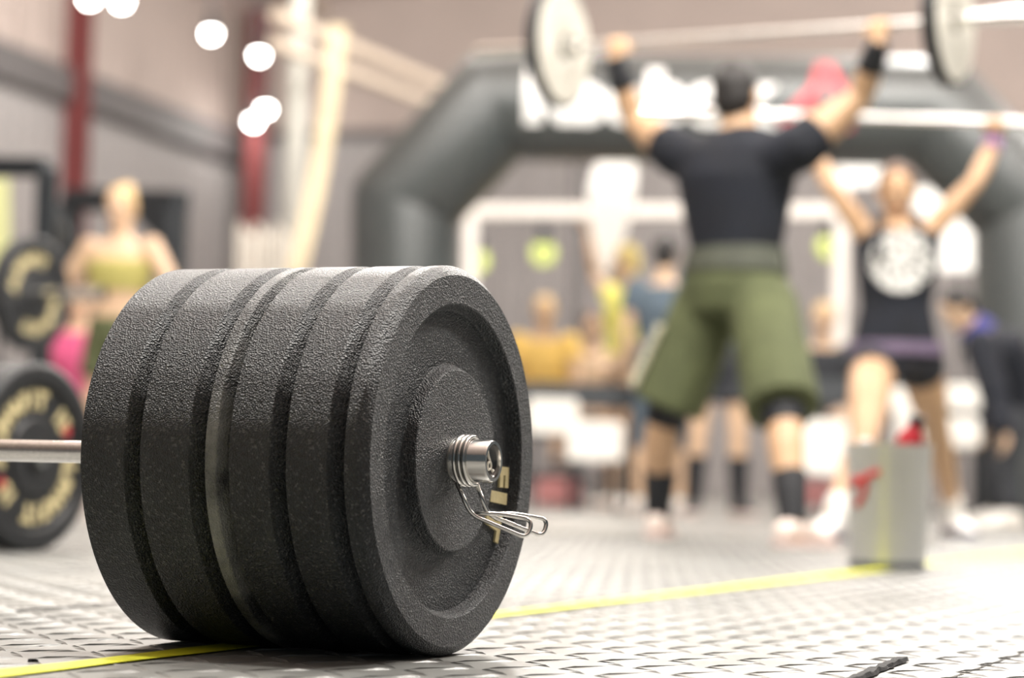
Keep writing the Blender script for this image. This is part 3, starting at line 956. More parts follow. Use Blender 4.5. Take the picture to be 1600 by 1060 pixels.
M_SHOE = mat('off white shoe', rgb(232, 216, 206), 0.6)
M_SOLE = mat('pale sole', rgb(226, 206, 200), 0.6)
shoes(man, M_SHOE, M_SOLE)
hair(man, M_HAIR, 'short')
M_PALE = mat('pale cloth print', rgb(206, 204, 178), 0.8)
Hh, K = man['J']['hL'], man['J']['kL']
for i in range(5):
    t0 = .34 + i * .115
    c = Hh.lerp(K, t0)
    ax_ = (K - Hh).normalized()
    n_ = (-bd * .82 - fm * .57).normalized(); n_ = (n_ - ax_ * n_.dot(ax_)).normalized(); tv = ax_.cross(n_)
    rr = .1215 + .026 * t0
    def fn(u, v, c=c, ax_=ax_, n_=n_, tv=tv, rr=rr):
        ang = (u - .5) * .55
        nn = n_ * math.cos(ang) + tv * math.sin(ang)
        return c + ax_ * (v - .5) * .042 + nn * rr, nn
    patch(man, 'side_print', M_PALE, fn, 6, 3, .012)

# ---- the lifter facing us
wz = P(1555, 188, 9.7).z
wb = P(1409, 190, 9.72); wb.z = wz
wdir = Vector((1, 0.02, 0)).normalized()
far_bar(wb, math.atan2(wdir.y, wdir.x), 'steel barbell held overhead by the lifter in the black tank top', half=.655)
ww = Vector((-.08, -1, 0)).normalized()
hl, hr = on_bar(wb, wdir, 1262), on_bar(wb, wdir, 1556)
J = dict(pel=P(1399, 548, 9.70), waist=P(1400, 478, 9.70), chest=P(1402, 402, 9.70), neck=P(1401, 350, 9.72), head=P(1401, 300, 9.68),
         sL=P(1349, 362, 9.70), sR=P(1456, 358, 9.70), eL=P(1298, 292, 9.66), eR=P(1524, 284, 9.66), wL=hl - Z * .075 - ww * .024, wR=hr - Z * .075 - ww * .024,
         hL=P(1365, 570, 9.66), hR=P(1437, 570, 9.74), kL=P(1350, 688, 9.20), kR=P(1464, 672, 9.95), aL=P(1302, 806, 8.9), aR=P(1490, 803, 10.3))
J['fL'] = Vector((-.5, -1, 0)); J['fR'] = Vector((.25, -1, 0))
wom = person('person', 'person in a black tank top with a round white print holding a barbell overhead', J, ww, M_SKIN, .0085, .94,
             dict(chest=.165, sh=.165, waist=.135, hip=.175, arm=.046, fore=.040, thigh=.098, calf=.060), (66, 66), palm=((Z, wdir, ww), (Z, wdir, ww)), headfwd=(-.1, -1, .15))
tank = shirt(wom, M_BLACKCLOTH, .02, .90, 0, .016, 'tank_top')
shorts(wom, mat('black shorts', rgb(30, 32, 40), .8), .16, .010, .0, .2)
for a in 'LR':
    S_, N_ = wom['J']['s' + a], wom['J']['neck']
    m_ = N_.lerp(S_, .55)
    bm = bmesh.new()
    tube(bm, rounded([m_ + ww * .135 - Z * .135, m_ + ww * .095 - Z * .03, m_ + ww * .02 + Z * .052, m_ - ww * .07 + Z * .02, m_ - ww * .115 - Z * .12], .05, 5), .021, 10)
    finish('strap', bm, M_BLACKCLOTH, tank, 180, wom['base'])
M_PURPLE = mat('grey purple belt', rgb(112, 98, 122), .6, var=.35, scale=14)
bm = bmesh.new(); loft(bm, torso_rings(wom, .028, -.04, .08), 28); finish('belt', bm, M_PURPLE, wom['root'], 40, wom['base'])
hair(wom, M_BROWNHAIR, 'tail')
shoes(wom, mat('white shoe', rgb(240, 238, 236), .6), mat('dark blue sole', rgb(48, 48, 84), .6))
for a in 'LR':
    K, A = wom['J']['k' + a], wom['J']['a' + a]
    cuff(wom, 'sock', M_WHITE, K.lerp(A, .80), A - Z * .02, .048, .044)
W_, E_ = wom['J']['wR'], wom['J']['eR']
cuff(wom, 'wrist_band', mat('violet band', rgb(150, 110, 160), .7), E_.lerp(W_, .80), W_, .040, .034)
# round print on the chest
def emblem_material():
    m = bpy.data.materials.new('round shirt print'); m.use_nodes = True
    nt = m.node_tree; L = nt.links.new; b = nt.nodes['Principled BSDF']; b.inputs['Roughness'].default_value = .8
    uv = nt.nodes.new('ShaderNodeUVMap')
    n = nt.nodes.new('ShaderNodeTexNoise'); n.inputs['Scale'].default_value = 9; n.inputs['Detail'].default_value = 3
    L(uv.outputs['UV'], n.inputs['Vector'])
    r = nt.nodes.new('ShaderNodeValToRGB')
    r.color_ramp.elements[0].position = .38; r.color_ramp.elements[0].color = rgb(70, 72, 78)
    r.color_ramp.elements[1].position = .52; r.color_ramp.elements[1].color = rgb(232, 232, 228)
    L(n.outputs['Fac'], r.inputs['Fac']); L(r.outputs['Color'], b.inputs['Base Color'])
    return m
ec = P(1404, 412, 9.7); rad_e = .124
bm = bmesh.new(); uvl = bm.loops.layers.uv.new('UVMap')
def ept(r, a, lift):
    x = r * math.cos(a); z = r * math.sin(a)
    k = (z + .08) / .2
    B = .118 + .028 * min(max(k, 0), 1); A_ = .200
    side_v = Vector((1, -.08, 0)).normalized()
    return ec + side_v * x + Z * z + ww * (B * math.sqrt(max(.05, 1 - (x / A_) ** 2)) + lift), (x / rad_e * .5 + .5, z / rad_e * .5 + .5)
rings_e = []
for lift in (0.0, .005):
    for i in range(6):
        r_ = rad_e * i / 5 + 1e-4
        rings_e.append([(bm.verts.new(ept(r_, 2 * PI * k / 32, lift)[0]), ept(r_, 2 * PI * k / 32, lift)[1]) for k in range(32)])
for base_i in (0, 6):
    for i in range(5):
        a_, b_ = rings_e[base_i + i], rings_e[base_i + i + 1]
        for k in range(32):
            q = (a_[k], a_[(k + 1) % 32], b_[(k + 1) % 32], b_[k])
            f = bm.faces.new([v[0] for v in q])
            for lp, v in zip(f.loops, q): lp[uvl].uv = v[1]
a_, b_ = rings_e[5], rings_e[11]
for k in range(32): bm.faces.new((a_[k][0], a_[(k + 1) % 32][0], b_[(k + 1) % 32][0], b_[k][0]))
finish('shirt_print', bm, emblem_material(), wom['root'], 60, wom['base'])

# ---- people farther off
def stand(label, px, d, top_py, fwd, skin, shirt_m, short_m, hair_m, style='short', slen=.75, sleeve=.5, arms=None, sock=None, vox=.016, group=None, shoe=None, shift=0):
    """an upright figure whose head top is seen at top_py"""
    top = P(px, top_py, d); h = top.z / 1.75
    base = Vector((top.x, top.y, 0)); fwd = Vector(fwd).normalized(); sd = Vector((fwd.y, -fwd.x, 0))
    q = lambda x, f, z: base + sd * x * h + fwd * f * h + Z * z * h
    J = dict(pel=q(0, 0, .93), waist=q(0, .01, 1.08), chest=q(0, 0, 1.30), neck=q(0, -.01, 1.47), head=q(0, .02, 1.63), sL=q(-.19, 0, 1.42), sR=q(.19, 0, 1.42),
             eL=q(-.25, -.02, 1.13), eR=q(.25, -.02, 1.13), wL=q(-.25, .10, .90), wR=q(.25, .10, .90), hL=q(-.09, 0, .90), hR=q(.09, 0, .90),
             kL=q(-.12, .02, .50), kR=q(.12, .02, .50), aL=q(-.14, -.02, .09), aR=q(.14, -.02, .09))
    if arms: J.update(arms(q))
    f = person('person', label, J, fwd, skin, vox, h, side=sd, group=group)
    if shirt_m: shirt(f, shirt_m, .1, .955, sleeve, .016)
    if short_m: shorts(f, short_m, slen, .018, .02 if slen < 1 else 0, .3)
    if hair_m: hair(f, hair_m, style)
    shoes(f, shoe or M_WHITE, M_SOLE)
    if sock:
        for a in 'LR':
            K, A = f['J']['k' + a], f['J']['a' + a]
            cuff(f, 'sock', sock, K.lerp(A, .35), A - Z * .02, .066, .048)
    return f

def sit(label, px, py, d, fwd, skin, shirt_m, pant_m, hair_m, style='short', seat=None, lean=.12, sleeve=.5, plen=.9, vox=.018):
    """a seated figure whose head centre is seen at (px,py)"""
    hd = P(px, py, d); fwd = Vector(fwd).normalized(); sd = Vector((fwd.y, -fwd.x, 0))
    s = .95
    b0 = hd - Z * .70 * s - fwd * lean * 1.2
    q = lambda x, f, z: b0 + sd * x * s + fwd * f * s + Z * z * s
    J = dict(pel=q(0, 0, 0), waist=q(0, lean * .3, .15), chest=q(0, lean * .7, .37), neck=q(0, lean, .54), head=q(0, lean * 1.2, .70), sL=q(-.19, lean * .9, .49), sR=q(.19, lean * .9, .49),
             eL=q(-.25, lean + .05, .22), eR=q(.25, lean + .05, .22), wL=q(-.13, .30, .10), wR=q(.13, .30, .10), hL=q(-.09, .03, -.02), hR=q(.09, .03, -.02),
             kL=q(-.13, .44, .03), kR=q(.13, .44, .03), aL=q(-.13, .46, -.36), aR=q(.13, .46, -.36))
    f = person('person', label, J, fwd, skin, vox, s, side=sd)
    f['root'].location.z = 0
    shirt(f, shirt_m, .0, .955, sleeve, .018)
    shorts(f, pant_m, plen, .018, .0, .25, 'trousers' if plen > 1 else 'shorts')
    hair(f, hair_m, style)
    shoes(f, M_SLEEVE, M_SOLE)
    return f, q(0, 0, -.14), q(0, .46, -.45)

CL = lambda n, r, g, b: mat(n, rgb(r, g, b), .8, var=.12)
M_ORANGE = CL('amber cloth', 232, 194, 108)
M_YEL = CL('yellow cloth', 236, 232, 120)
M_SLATE = CL('slate cloth', 84, 98, 110)
M_BEIGE = CL('beige cloth', 206, 180, 152)
M_GREYC = CL('grey cloth', 128, 130, 136)
M_MAG = CL('magenta cloth', 200, 84, 126)
M_BLUEC = CL('blue white cloth', 190, 196, 222)
M_DARKC = CL('dark grey cloth', 44, 47, 52)

def yarms(q):
    return dict(eL=q(-.45, .02, 1.56), wL=q(-.52, .05, 1.86), eR=q(.27, .04, 1.16), wR=q(.2, .22, 1.05))
def up_left(q):
    return dict(eR=q(.40, .02, 1.55), wR=q(.47, .05, 1.84), eL=q(-.25, 0, 1.13), wL=q(-.2, .18, .98))
stand('person in a yellow top with one arm raised, left of the olive shorts', 982, 16.2, 384, (-.9, -.45, 0), M_SKIN2, M_YEL, M_BEIGE, CL('straw hair', 226, 206, 128), 'short', .6, .3, up_left)
stand('dark-haired person in a slate shirt beside the left side of the belt', 1040, 15.2, 370, (.3, 1, 0), M_SKIN2, M_SLATE, M_SLATE, M_HAIR, 'short', 1.5, .5)
stand('person behind the olive shorts showing bare legs and black socks', 1128, 14.6, 352, (.1, -1, 0), M_SKIN2, M_SLATE, M_DARKC, M_HAIR, 'short', .55, .5, None, M_SLEEVE, shoe=M_SLEEVE)
stand('fair-haired person with bare shoulders at the left, behind the racked barbell', 192, 12.4, 292, (-.35, -1, 0), M_SKIN2, None, M_OLIVE, M_BLONDE, 'bun', .5, 0,
      lambda q: dict(eL=q(-.36, .02, 1.16), eR=q(.36, .02, 1.16), wL=q(-.30, .2, 1.0), wR=q(.30, .2, 1.0)), vox=.012)
blonde = [o for o in COL.objects if o.get('label', '').startswith('fair-haired')][0]

# sports top for the fair-haired person
top = P(192, 292, 12.4); h_ = top.z / 1.75
f_ = Vector((-.35, -1, 0)).normalized(); sd_ = Vector((f_.y, -f_.x, 0)); bb = Vector((top.x, top.y, 0))
q_ = lambda x, f, z: bb + sd_ * x * h_ + f_ * f * h_ + Z * z * h_
fig_b = dict(root=blonde, base=blonde.location.copy(), J=dict(pel=q_(0, 0, .93), waist=q_(0, .01, 1.08), chest=q_(0, 0, 1.30), neck=q_(0, -.01, 1.47), sL=q_(-.19, 0, 1.42), sR=q_(.19, 0, 1.42)),
             W={k: v * h_ for k, v in dict(hip=.165, waist=.145, chest=.185, sh=.17, dhip=.115, dwaist=.10, dchest=.125, dsh=.085, arm=.048, neck=.056).items()}, fwd=f_, sd=sd_, vox=.012, s=h_)
shirt(fig_b, CL('olive yellow top', 168, 160, 92), .56, .82, 0, .014, 'sports_top')

# judge in black, stooping, far right
J = dict(pel=P(1590, 640, 13.1), waist=P(1582, 600, 13.05), chest=P(1556, 545, 13.0), neck=P(1524, 515, 12.98), head=P(1498, 484, 12.95),
         sL=P(1532, 540, 12.78), sR=P(1548, 536, 13.2), eL=P(1556, 620, 12.7), eR=P(1560, 615, 13.25), wL=P(1569, 672, 12.62), wR=P(1545, 670, 13.2),
         hL=P(1586, 655, 12.98), hR=P(1594, 655, 13.2), kL=P(1566, 722, 12.85), kR=P(1552, 722, 13.2), aL=P(1580, 795, 12.8), aR=P(1556, 793, 13.2))
jd = person('person', 'stooping person in a long black coat with blue collar at the right edge', J, (-1, -.15, 0), M_SKIN2, .014, .98, side=(.15, -1, 0), headfwd=(-1, -.3, -.25))
shirt(jd, M_BLACKCLOTH, -.12, .95, 1.9, .03, 'coat', .12)
shorts(jd, M_DARKC, 1.85, .03, 0, .2, 'trousers')
hair(jd, M_HAIR, 'short')
shoes(jd, M_WHITE, M_WHITE)
cuff(jd, 'collar', CL('blue collar cloth', 62, 62, 130), J['neck'].lerp(J['chest'], .25), J['neck'].lerp(J['head'], .35), .10, .075)

# seated spectators and what they sit on
M_BENCH = mat('dark bench', rgb(58, 62, 66), .6)
def bench(seat, foot, label, w=.6):
    c = Vector((seat.x, seat.y, 0))
    t = empty('bench', c, label, 'bench', 'benches of the spectators')
    bm = bmesh.new(); box(bm, (0, 0, seat.z - .03), (w, .42, .06)); finish('seat', bm, M_BENCH, t)
    bm = bmesh.new(); box(bm, (0, foot.y - seat.y, max(.03, foot.z - .03)), (w, .36, .05)); finish('foot_board', bm, M_BENCH, t)
    for sg in (-1, 1):
        bm = bmesh.new(); box(bm, (sg * (w / 2 - .05), .05, (seat.z - .06) / 2), (.05, .05, max(.05, seat.z - .06))); finish('leg', bm, M_BENCH, t)
        bm = bmesh.new(); box(bm, (sg * (w / 2 - .05), foot.y - seat.y, max(.03, foot.z - .03) / 2), (.05, .05, max(.03, foot.z - .03))); finish('leg', bm, M_BENCH, t)
for lab, px, py, d, sh, pa, hr_, st, ln in (
    ('seated person in an amber shirt right of the plate stack', 850, 489, 16.5, M_ORANGE, M_DARKC, M_BLONDE, 'short', .15),
    ('seated person in a beige top between the amber shirt and the yellow top', 926, 512, 17.7, M_BEIGE, M_GREYC, M_BROWNHAIR, 'short', .2),
    ('seated person in dark top and grey shorts between the two lifters', 1288, 500, 15.6, M_DARKC, M_GREYC, M_BLONDE, 'short', .15),
    ('seated person in magenta at the left behind the floor barbell', 124, 470, 14.2, M_MAG, M_DARKC, M_BROWNHAIR, 'short', .1),
    ('seated person in pale blue beside the one in magenta', 168, 468, 15.0, M_BLUEC, M_DARKC, M_HAIR, 'short', .1)):
    f, s0, s1 = sit(lab, px, py, d, (-.1, -1, 0), M_SKIN2, sh, pa, hr_, st, None, ln)
    bench(s0, s1, 'dark bench under the ' + ' '.join(lab.split()[0:5]))

# ------------------------------------------------------------------ inflatable arch
M_ARCH = mat('charcoal inflatable fabric', rgb(56, 61, 61), .42, var=.08, scale=2, spec=1.0)
DA = 15.0
def A_(px, py):
    return P(px, py, DA - (px - 1050) / 3778 * DA * .12)
arch_pts = [A_(632, 850), A_(634, 318), A_(775, 166), A_(1462, 176), A_(1608, 330), A_(1612, 850)]
arch_pts[0].z = 0.0; arch_pts[-1].z = 0.0
arch = empty('inflatable_arch', (arch_pts[0] + arch_pts[-1]) / 2, 'large charcoal inflatable arch with white lettering over the floor', 'arch')
ab = arch.location.copy()
AR = .325
arch_x = (arch_pts[3] - arch_pts[2]); arch_x.z = 0; arch_x.normalize()
arch_n = Vector((arch_x.y, -arch_x.x, 0))
if arch_n.y > 0: arch_n = -arch_n
for i, nm in enumerate(('leg', 'shoulder', 'crossbeam', 'shoulder', 'leg')):
    a, b = arch_pts[i], arch_pts[i + 1]
    d0 = (b - a).normalized()
    def ring(p, dprev, dnext):
        # mitre ring: circle of the tube sheared onto the bisecting plane
        n_ = (dprev + dnext).normalized()
        up_ = arch_n.cross(n_).normalized()
        k = 1 / max(.5, up_.dot(arch_n.cross(d0).normalized()))
        return (p - ab, arch_n * AR, up_ * AR * abs(k))
    dp = (arch_pts[i] - arch_pts[i - 1]).normalized() if i > 0 else d0
    dn = (arch_pts[i + 2] - arch_pts[i + 1]).normalized() if i < 4 else d0
    bm = bmesh.new()
    r0_, r1_ = ring(a, dp, d0), ring(b, d0, dn)
    mid = []
    for t in (.04, .5, .96):
        c = a.lerp(b, t) - ab
        sc_ = 1.035
        u0 = arch_n.cross(d0).normalized()
        if t in (.04, .96):
            rr = r0_ if t < .5 else r1_
            mid.append((c, arch_n * AR * 1.01, rr[2].normalized().lerp(u0, .35).normalized() * rr[2].length * 1.0))
        else: mid.append((c, arch_n * AR * sc_, u0 * AR * sc_))
    loft(bm, [r0_] + mid + [r1_], 40)
    finish(nm, bm, M_ARCH, arch, 60)
def on_beam(x, z, lift):
    """wrap flat lettering round the front of the crossbeam"""
    a, b = arch_pts[2], arch_pts[3]
    c = (a + b) / 2
    rr = AR * 1.03 + lift
    ang = z / rr
    return c + arch_x * x + arch_n * rr * math.cos(ang) + Z * rr * math.sin(ang) - ab + Z * ((b.z - a.z) * x / (b - a).length)
def wrap_text(body, size, x, z, m_, name, off, sx=1.0):
    me = text_verts(body, size, 0.004, off)
    bm = bmesh.new(); bm.from_mesh(me); bpy.data.meshes.remove(me)
    bmesh.ops.subdivide_edges(bm, edges=[e for e in bm.edges if e.calc_length() > .12], cuts=3)
    for v in bm.verts:
        v.co = on_beam(v.co.x * sx + x, v.co.y + z, .004 + v.co.z)
    finish(name, bm, m_, arch)
wx = lambda px: (A_(px, 170) - (arch_pts[2] + arch_pts[3]) / 2).dot(arch_x)
M_LETTER = mat('white lettering', rgb(250, 250, 248), .5, var=.0)
xs = [862, 918, 980, 1045, 1110, 1172]
for ch, px in zip('Reebok', xs):
    wrap_text(ch, .46, wx(px), -.13, M_LETTER, 'letter', .03, 1.0)
# red triangle mark of three bars
M_DELTA = mat('red mark', rgb(212, 96, 104), .5, var=.04)
def tri_bar(p, name):
    bm = bmesh.new()
    n = 6
    lo, hi = [], []
    poly = []
    for i in range(len(p)):
        a, b = Vector(p[i]), Vector(p[(i + 1) % len(p)])
        for k in range(n): poly.append(a.lerp(b, k / n))
    lo = [bm.verts.new(on_beam(q.x, q.y, .003)) for q in poly]; hi = [bm.verts.new(on_beam(q.x, q.y, .012)) for q in poly]
    bm.faces.new(hi)
    for i in range(len(lo)): bm.faces.new((lo[i], lo[(i + 1) % len(lo)], hi[(i + 1) % len(lo)], hi[i]))
    bmesh.ops.triangulate(bm, faces=[f for f in bm.faces if len(f.verts) > 4])
    finish(name, bm, M_DELTA, arch)
x0_, x1_, xm = wx(1216), wx(1334), wx(1283)
wd = x1_ - x0_
tri_bar([(x0_, -.14), (x0_ + .10 * wd, -.06), (x0_ + .42 * wd, .10), (xm - .06 * wd, .30), (xm - .02 * wd, .30), (x0_ + .56 * wd, .06), (x0_ + .34 * wd, -.10)], 'mark_bar')
tri_bar([(xm, .30), (xm + .10 * wd, .30), (x1_ + .02 * wd, -.02), (x1_ - .12 * wd, -.06), (xm + .04 * wd, .16)], 'mark_bar')
tri_bar([(x0_ + .02 * wd, -.17), (x1_ - .05 * wd, -.17), (x1_ + .02 * wd, -.06), (x0_ + .72 * wd, -.10), (x0_ + .40 * wd, -.12)], 'mark_bar')

# ------------------------------------------------------------------ bin
bb_ = PF(1386, 889)
bin_ = empty('waste_bin', bb_, 'round grey metal bin standing on the yellow tape line', 'bin')
M_BIN = mat('grey metal bin', rgb(196, 197, 194), .30, .45, .06, 5)
def lathe_z(bm, prof, n=48):
    rings = [[bm.verts.new((r * math.cos(2 * PI * i / n), r * math.sin(2 * PI * i / n), z)) for i in range(n)] for z, r in prof]
    for a, b in zip(rings[:-1], rings[1:]):
        for i in range(n): bm.faces.new((a[i], a[(i + 1) % n], b[(i + 1) % n], b[i]))
    bm.faces.new(rings[0][::-1]); bm.faces.new(rings[-1])
hb, rb0, rb1 = .312, .094, .108
bm = bmesh.new(); lathe_z(bm, [(.004, rb0), (.02, rb0 + .0005), (hb - .006, rb1), (hb, rb1 + .003), (hb, rb1 - .003), (.03, rb0 - .004)]); finish('body', bm, M_BIN, bin_, 40)
bm = bmesh.new(); lathe_z(bm, [(.0017, rb0 + .001), (.018, rb0 + .003), (.02, rb0 + .001)]); finish('base_ring', bm, mat('dark grey rubber ring', rgb(84, 88, 90), .5), bin_, 40)
M_REDP = mat('red print mark', rgb(190, 44, 44), .5)
def bin_pt(x, z, lift):
    ang = -PI / 2 + x
    r = rb0 + (rb1 - rb0) * z / hb + lift
    return Vector((r * math.cos(ang), r * math.sin(ang), z))
bm = bmesh.new()
for stroke in ([(-1.15, .205), (-.85, .222), (-.55, .236), (-.36, .242)], [(-.72, .222), (-.74, .195), (-.86, .172), (-1.02, .155)], [(-1.15, .205), (-1.05, .228)]):
    tube(bm, rounded([bin_pt(x, z, .0015) for x, z in stroke], .02, 4), .0085, 8)
bmv = blend('red_mark', bm, .003, M_REDP, bin_, (0, 0, 0), 1)
# a red bottle and a white one in the bin
def bottle(base_c, tilt, h, r, m_, capm, label):
    t = empty('bottle', base_c, label, 'bottle')
    t.rotation_euler = tilt
    bm = bmesh.new(); lathe_z(bm, [(0, r * .9), (.01, r), (h * .45, r), (h * .5, r * .88), (h * .55, r), (h * .75, r), (h * .86, r * .55), (h * .9, r * .5)], 24); finish('body', bm, m_, t, 40)
    bm = bmesh.new(); lathe_z(bm, [(h * .9, r * .62), (h * .98, r * .62), (h, r * .4)], 24); finish('cap', bm, capm, t, 40)
bottle(bb_ + Vector((.0, .02, .15)), (0.1, .30, 0), .25, .033, mat('red plastic', rgb(176, 36, 48), .4), M_CAPBLK, 'red bottle sticking out of the grey bin')
bottle(bb_ + Vector((-.05, .0, .14)), (0, -.06, 0), .185, .026, M_WHITE, M_WHITE, 'white bottle just showing over the rim of the grey bin')

# ------------------------------------------------------------------ left rig, racked barbell
ca = math.radians(-26)
rc_ = P(48, 460, 9.4)
u3 = Vector((math.cos(ca), math.sin(ca), 0))
far_bar(rc_ - u3 * (.655 + .03 + .035), ca, 'steel barbell racked at waist height at the left edge', s_len=.41)
far_plate(rc_, ca, .06, 'black bumper plate with cream lettering on the racked barbell', words=(('ALPHAFIT', -30, 14.5), ('ALPHAFIT', 150, 14.5)))
st_ = empty('squat_stand', Vector((rc_.x, rc_.y, 0)) - u3 * .8, 'black squat stand holding the racked barbell at the left edge', 'stand')
for k in (-.45, .45):
    t3 = Vector((-u3.y, u3.x, 0))
    bm = bmesh.new(); c = u3 * k + t3 * .06
    box(bm, c + Z * .85, (.07, .07, 1.7), Matrix.Rotation(ca, 3, 'Z')); finish('upright', bm, M_RIG, st_)
    bm = bmesh.new(); box(bm, u3 * k - t3 * .0 + Z * (rc_.z - .03), (.06, .09, .03), Matrix.Rotation(ca, 3, 'Z')); box(bm, u3 * k - t3 * .04 + Z * (rc_.z), (.06, .012, .07), Matrix.Rotation(ca, 3, 'Z')); finish('hook', bm, M_RIG, st_)
    bm = bmesh.new(); box(bm, c + Z * .03, (.07, .9, .06), Matrix.Rotation(ca, 3, 'Z')); finish('foot', bm, M_RIG, st_)

def frame_rig(name, label, pts, w, m_, group=None):
    """posts and beams given as segments in world space"""
    base = Vector(pts[0][0]); base.z = 0
    t = empty(name, base, label, 'rig', group)
    for nm, a, b in [(p[2], Vector(p[0]), Vector(p[1])) for p in pts]:
        d = b - a; x, y, z = frame_for(d)
        bm = bmesh.new(); box(bm, (a + b) / 2 - base, (w, w, d.length), Matrix((x, y, z)).transposed())
        bmesh.ops.bevel(bm, geom=list(bm.edges), offset=w * .1, segments=1, affect='EDGES')
        finish(nm, bm, m_, t)
    return t
def foot_of(p): q = Vector(p); q.z = 0; return q
p1, p2 = P(74, 262, 10.6), P(-160, 258, 10.9)
p1b = P(40, 262, 12.0)
frame_rig('pull_up_rig', 'black pull-up rig at the left edge behind the racked barbell', [(foot_of(p1), p1, 'post'), (p1, p2, 'beam'), (foot_of(p2), p2, 'post'), (P(74, 330, 10.6), P(96, 372, 10.9), 'brace')], .085, M_RIG)
p3, p4 = P(110, 312, 16.5), P(276, 316, 15.8)
frame_rig('pull_up_rig', 'black rig with thick beam behind the fair-haired person', [(foot_of(p4), p4, 'post'), (p3, p4 + (p4 - p3).normalized() * .06, 'beam'), (foot_of(p3), p3, 'post'), (P(222, 318, 16.0), P(272, 372, 15.8), 'brace')], .15, M_RIG)
# lime flag at the left edge
def flag(name, label, outline, d, m_, pole_px, cat='flag', th=.012):
    pts = [P(x, y, d) for x, y in outline]
    base = P(pole_px, 700, d); base.z = 0
    t = empty(name, base, label, cat)
    bm = bmesh.new()
    lo = [bm.verts.new(p - base) for p in pts]; hi = [bm.verts.new(p - base + Vector((0, th, 0))) for p in pts]
    bm.faces.new(lo); bm.faces.new(hi[::-1])
    for i in range(len(lo)): bm.faces.new((lo[i], hi[i], hi[(i + 1) % len(lo)], lo[(i + 1) % len(lo)]))
    bmesh.ops.triangulate(bm, faces=[f for f in bm.faces if len(f.verts) > 4])
    finish('cloth', bm, m_, t)
    zt = max(p.z for p in pts)
    bm = bmesh.new(); tube(bm, [(0, th + .02, .02), (0, th + .02, zt)], .014, 8); finish('pole', bm, M_RIG, t)
    bm = bmesh.new(); box(bm, (0, th + .02, .012), (.4, .4, .024)); finish('base', bm, M_RIG, t)
    return t
M_FLAGW = mat('white flag cloth', rgb(252, 252, 250), .7, var=0)
flag('feather_flag', 'white feather flag standing under the arch left of the lifter', [(928, 262), (940, 245), (958, 244), (966, 250), (978, 242), (990, 248), (995, 268), (990, 320), (978, 362), (960, 408), (947, 432), (938, 420), (930, 385), (920, 340), (918, 296)], 17.0, M_FLAGW, 950)
flag('banner', 'white banner behind the head of the tank top lifter', [(1312, 240), (1366, 240), (1378, 262), (1366, 290), (1318, 290)], 18.0, M_FLAGW, 1345, 'banner')
flag('banner', 'white banner to the right of the tank top lifter', [(1428, 296), (1470, 290), (1500, 318), (1536, 330), (1536, 424), (1430, 424)], 18.0, M_FLAGW, 1500, 'banner')
flag('banner', 'lime and white banner at the left edge of the hall', [(-60, 280), (14, 280), (16, 430), (-60, 430)], 12.8, CL('lime cloth', 190, 192, 140), -10, 'banner')

# cream rig under the arch with lime discs
M_SALMON = mat('salmon paint', rgb(206, 182, 172), .6)
M_POLE2 = mat('off white paint', rgb(218, 212, 206), .55, var=.04)
def cream_rig():
    a, b = P(738, 331, 21.0), P(1315, 331, 20.0)
    t = frame_rig('storage_rig', 'pale rig with a wide cream beam standing under the arch', [(foot_of(a), P(738, 262, 21.0), 'post'), (a, b, 'beam'), (foot_of(b), P(1315, 262, 20.0), 'post')], .115, M_POLE2)
    return t
cream_rig()
frame_rig('wall_post', 'dark grey post behind the cream beam under the arch', [(foot_of(P(906, 300, 24)), P(906, 235, 24), 'post')], .16, M_DARKTRIM)
for px, py, lab in ((745, 408, 'lime weight disc hanging left of the cream post'), (849, 396, 'lime weight disc hanging under the cream beam'), (1296, 386, 'lime weight disc hanging between the two lifters')):
    dd = 21.0 - (px - 738) / 577.0
    c = P(px, py, dd)
    t = empty('weight_disc', c, lab, 'weight', 'lime discs')
    bm = bmesh.new(); lathe_x(bm, [(-.02, .03), (-.02, .095), (-.012, .105), (.012, .105), (.02, .095), (.02, .03)], 32); o = finish('disc', bm, CL('lime rubber', 200, 214, 120), t, 40); o.rotation_euler = (0, 0, PI / 2)
    bm = bmesh.new(); box(bm, (0, .0, .16), (.10, .06, .16)); box(bm, (0, 0, .04), (.03, .03, .12)); finish('hanger', bm, M_RIG, t)
    zt = P(px, 331, dd).z - .058 - c.z
    bm = bmesh.new(); tube(bm, [(0, 0, .2), (0, .0, zt)], .01, 6); finish('strap', bm, M_RIG, t)

# boards, pads and boxes along the edge of the floor
M_PADRED = mat('red pad', rgb(186, 124, 122), .6)
def board(px0, py0, px1, py1, d, m_, label, cat='board', name='floor_board', dz=.08):
    a, b = P(px0, py0, d), P(px1, py1, d)
    w, h = abs(b.x - a.x), abs(a.z - b.z)
    c = Vector(((a.x + b.x) / 2, d, 0))
    t = empty(name, c, label, cat)
    bm = bmesh.new(); box(bm, (0, 0, (a.z + b.z) / 2), (w, dz, h)); bmesh.ops.bevel(bm, geom=list(bm.edges), offset=.012, segments=2, affect='EDGES'); finish('panel', bm, m_, t, 40)
    zlow = min(a.z, b.z)
    if zlow > .03:
        for sg in (-1, 1):
            bm = bmesh.new(); box(bm, (sg * w * .4, .0, zlow / 2), (.03, dz * .8, zlow)); finish('leg', bm, M_RIG, t)
    return t
board(826, 622, 902, 680, 15.3, M_WHITE, 'white board at knee height just right of the plate stack')
board(888, 658, 972, 722, 15.0, M_WHITE, 'white board lower down, left of the lifter in olive shorts')
board(1248, 656, 1322, 744, 13.6, M_WHITE, 'white board between the lifter in olive shorts and the bin')
board(1392, 606, 1428, 645, 14.2, M_WHITE, 'small white board seen between the thighs of the tank top lifter')
board(1398, 640, 1440, 705, 13.9, M_WHITE, 'white board behind the bin')
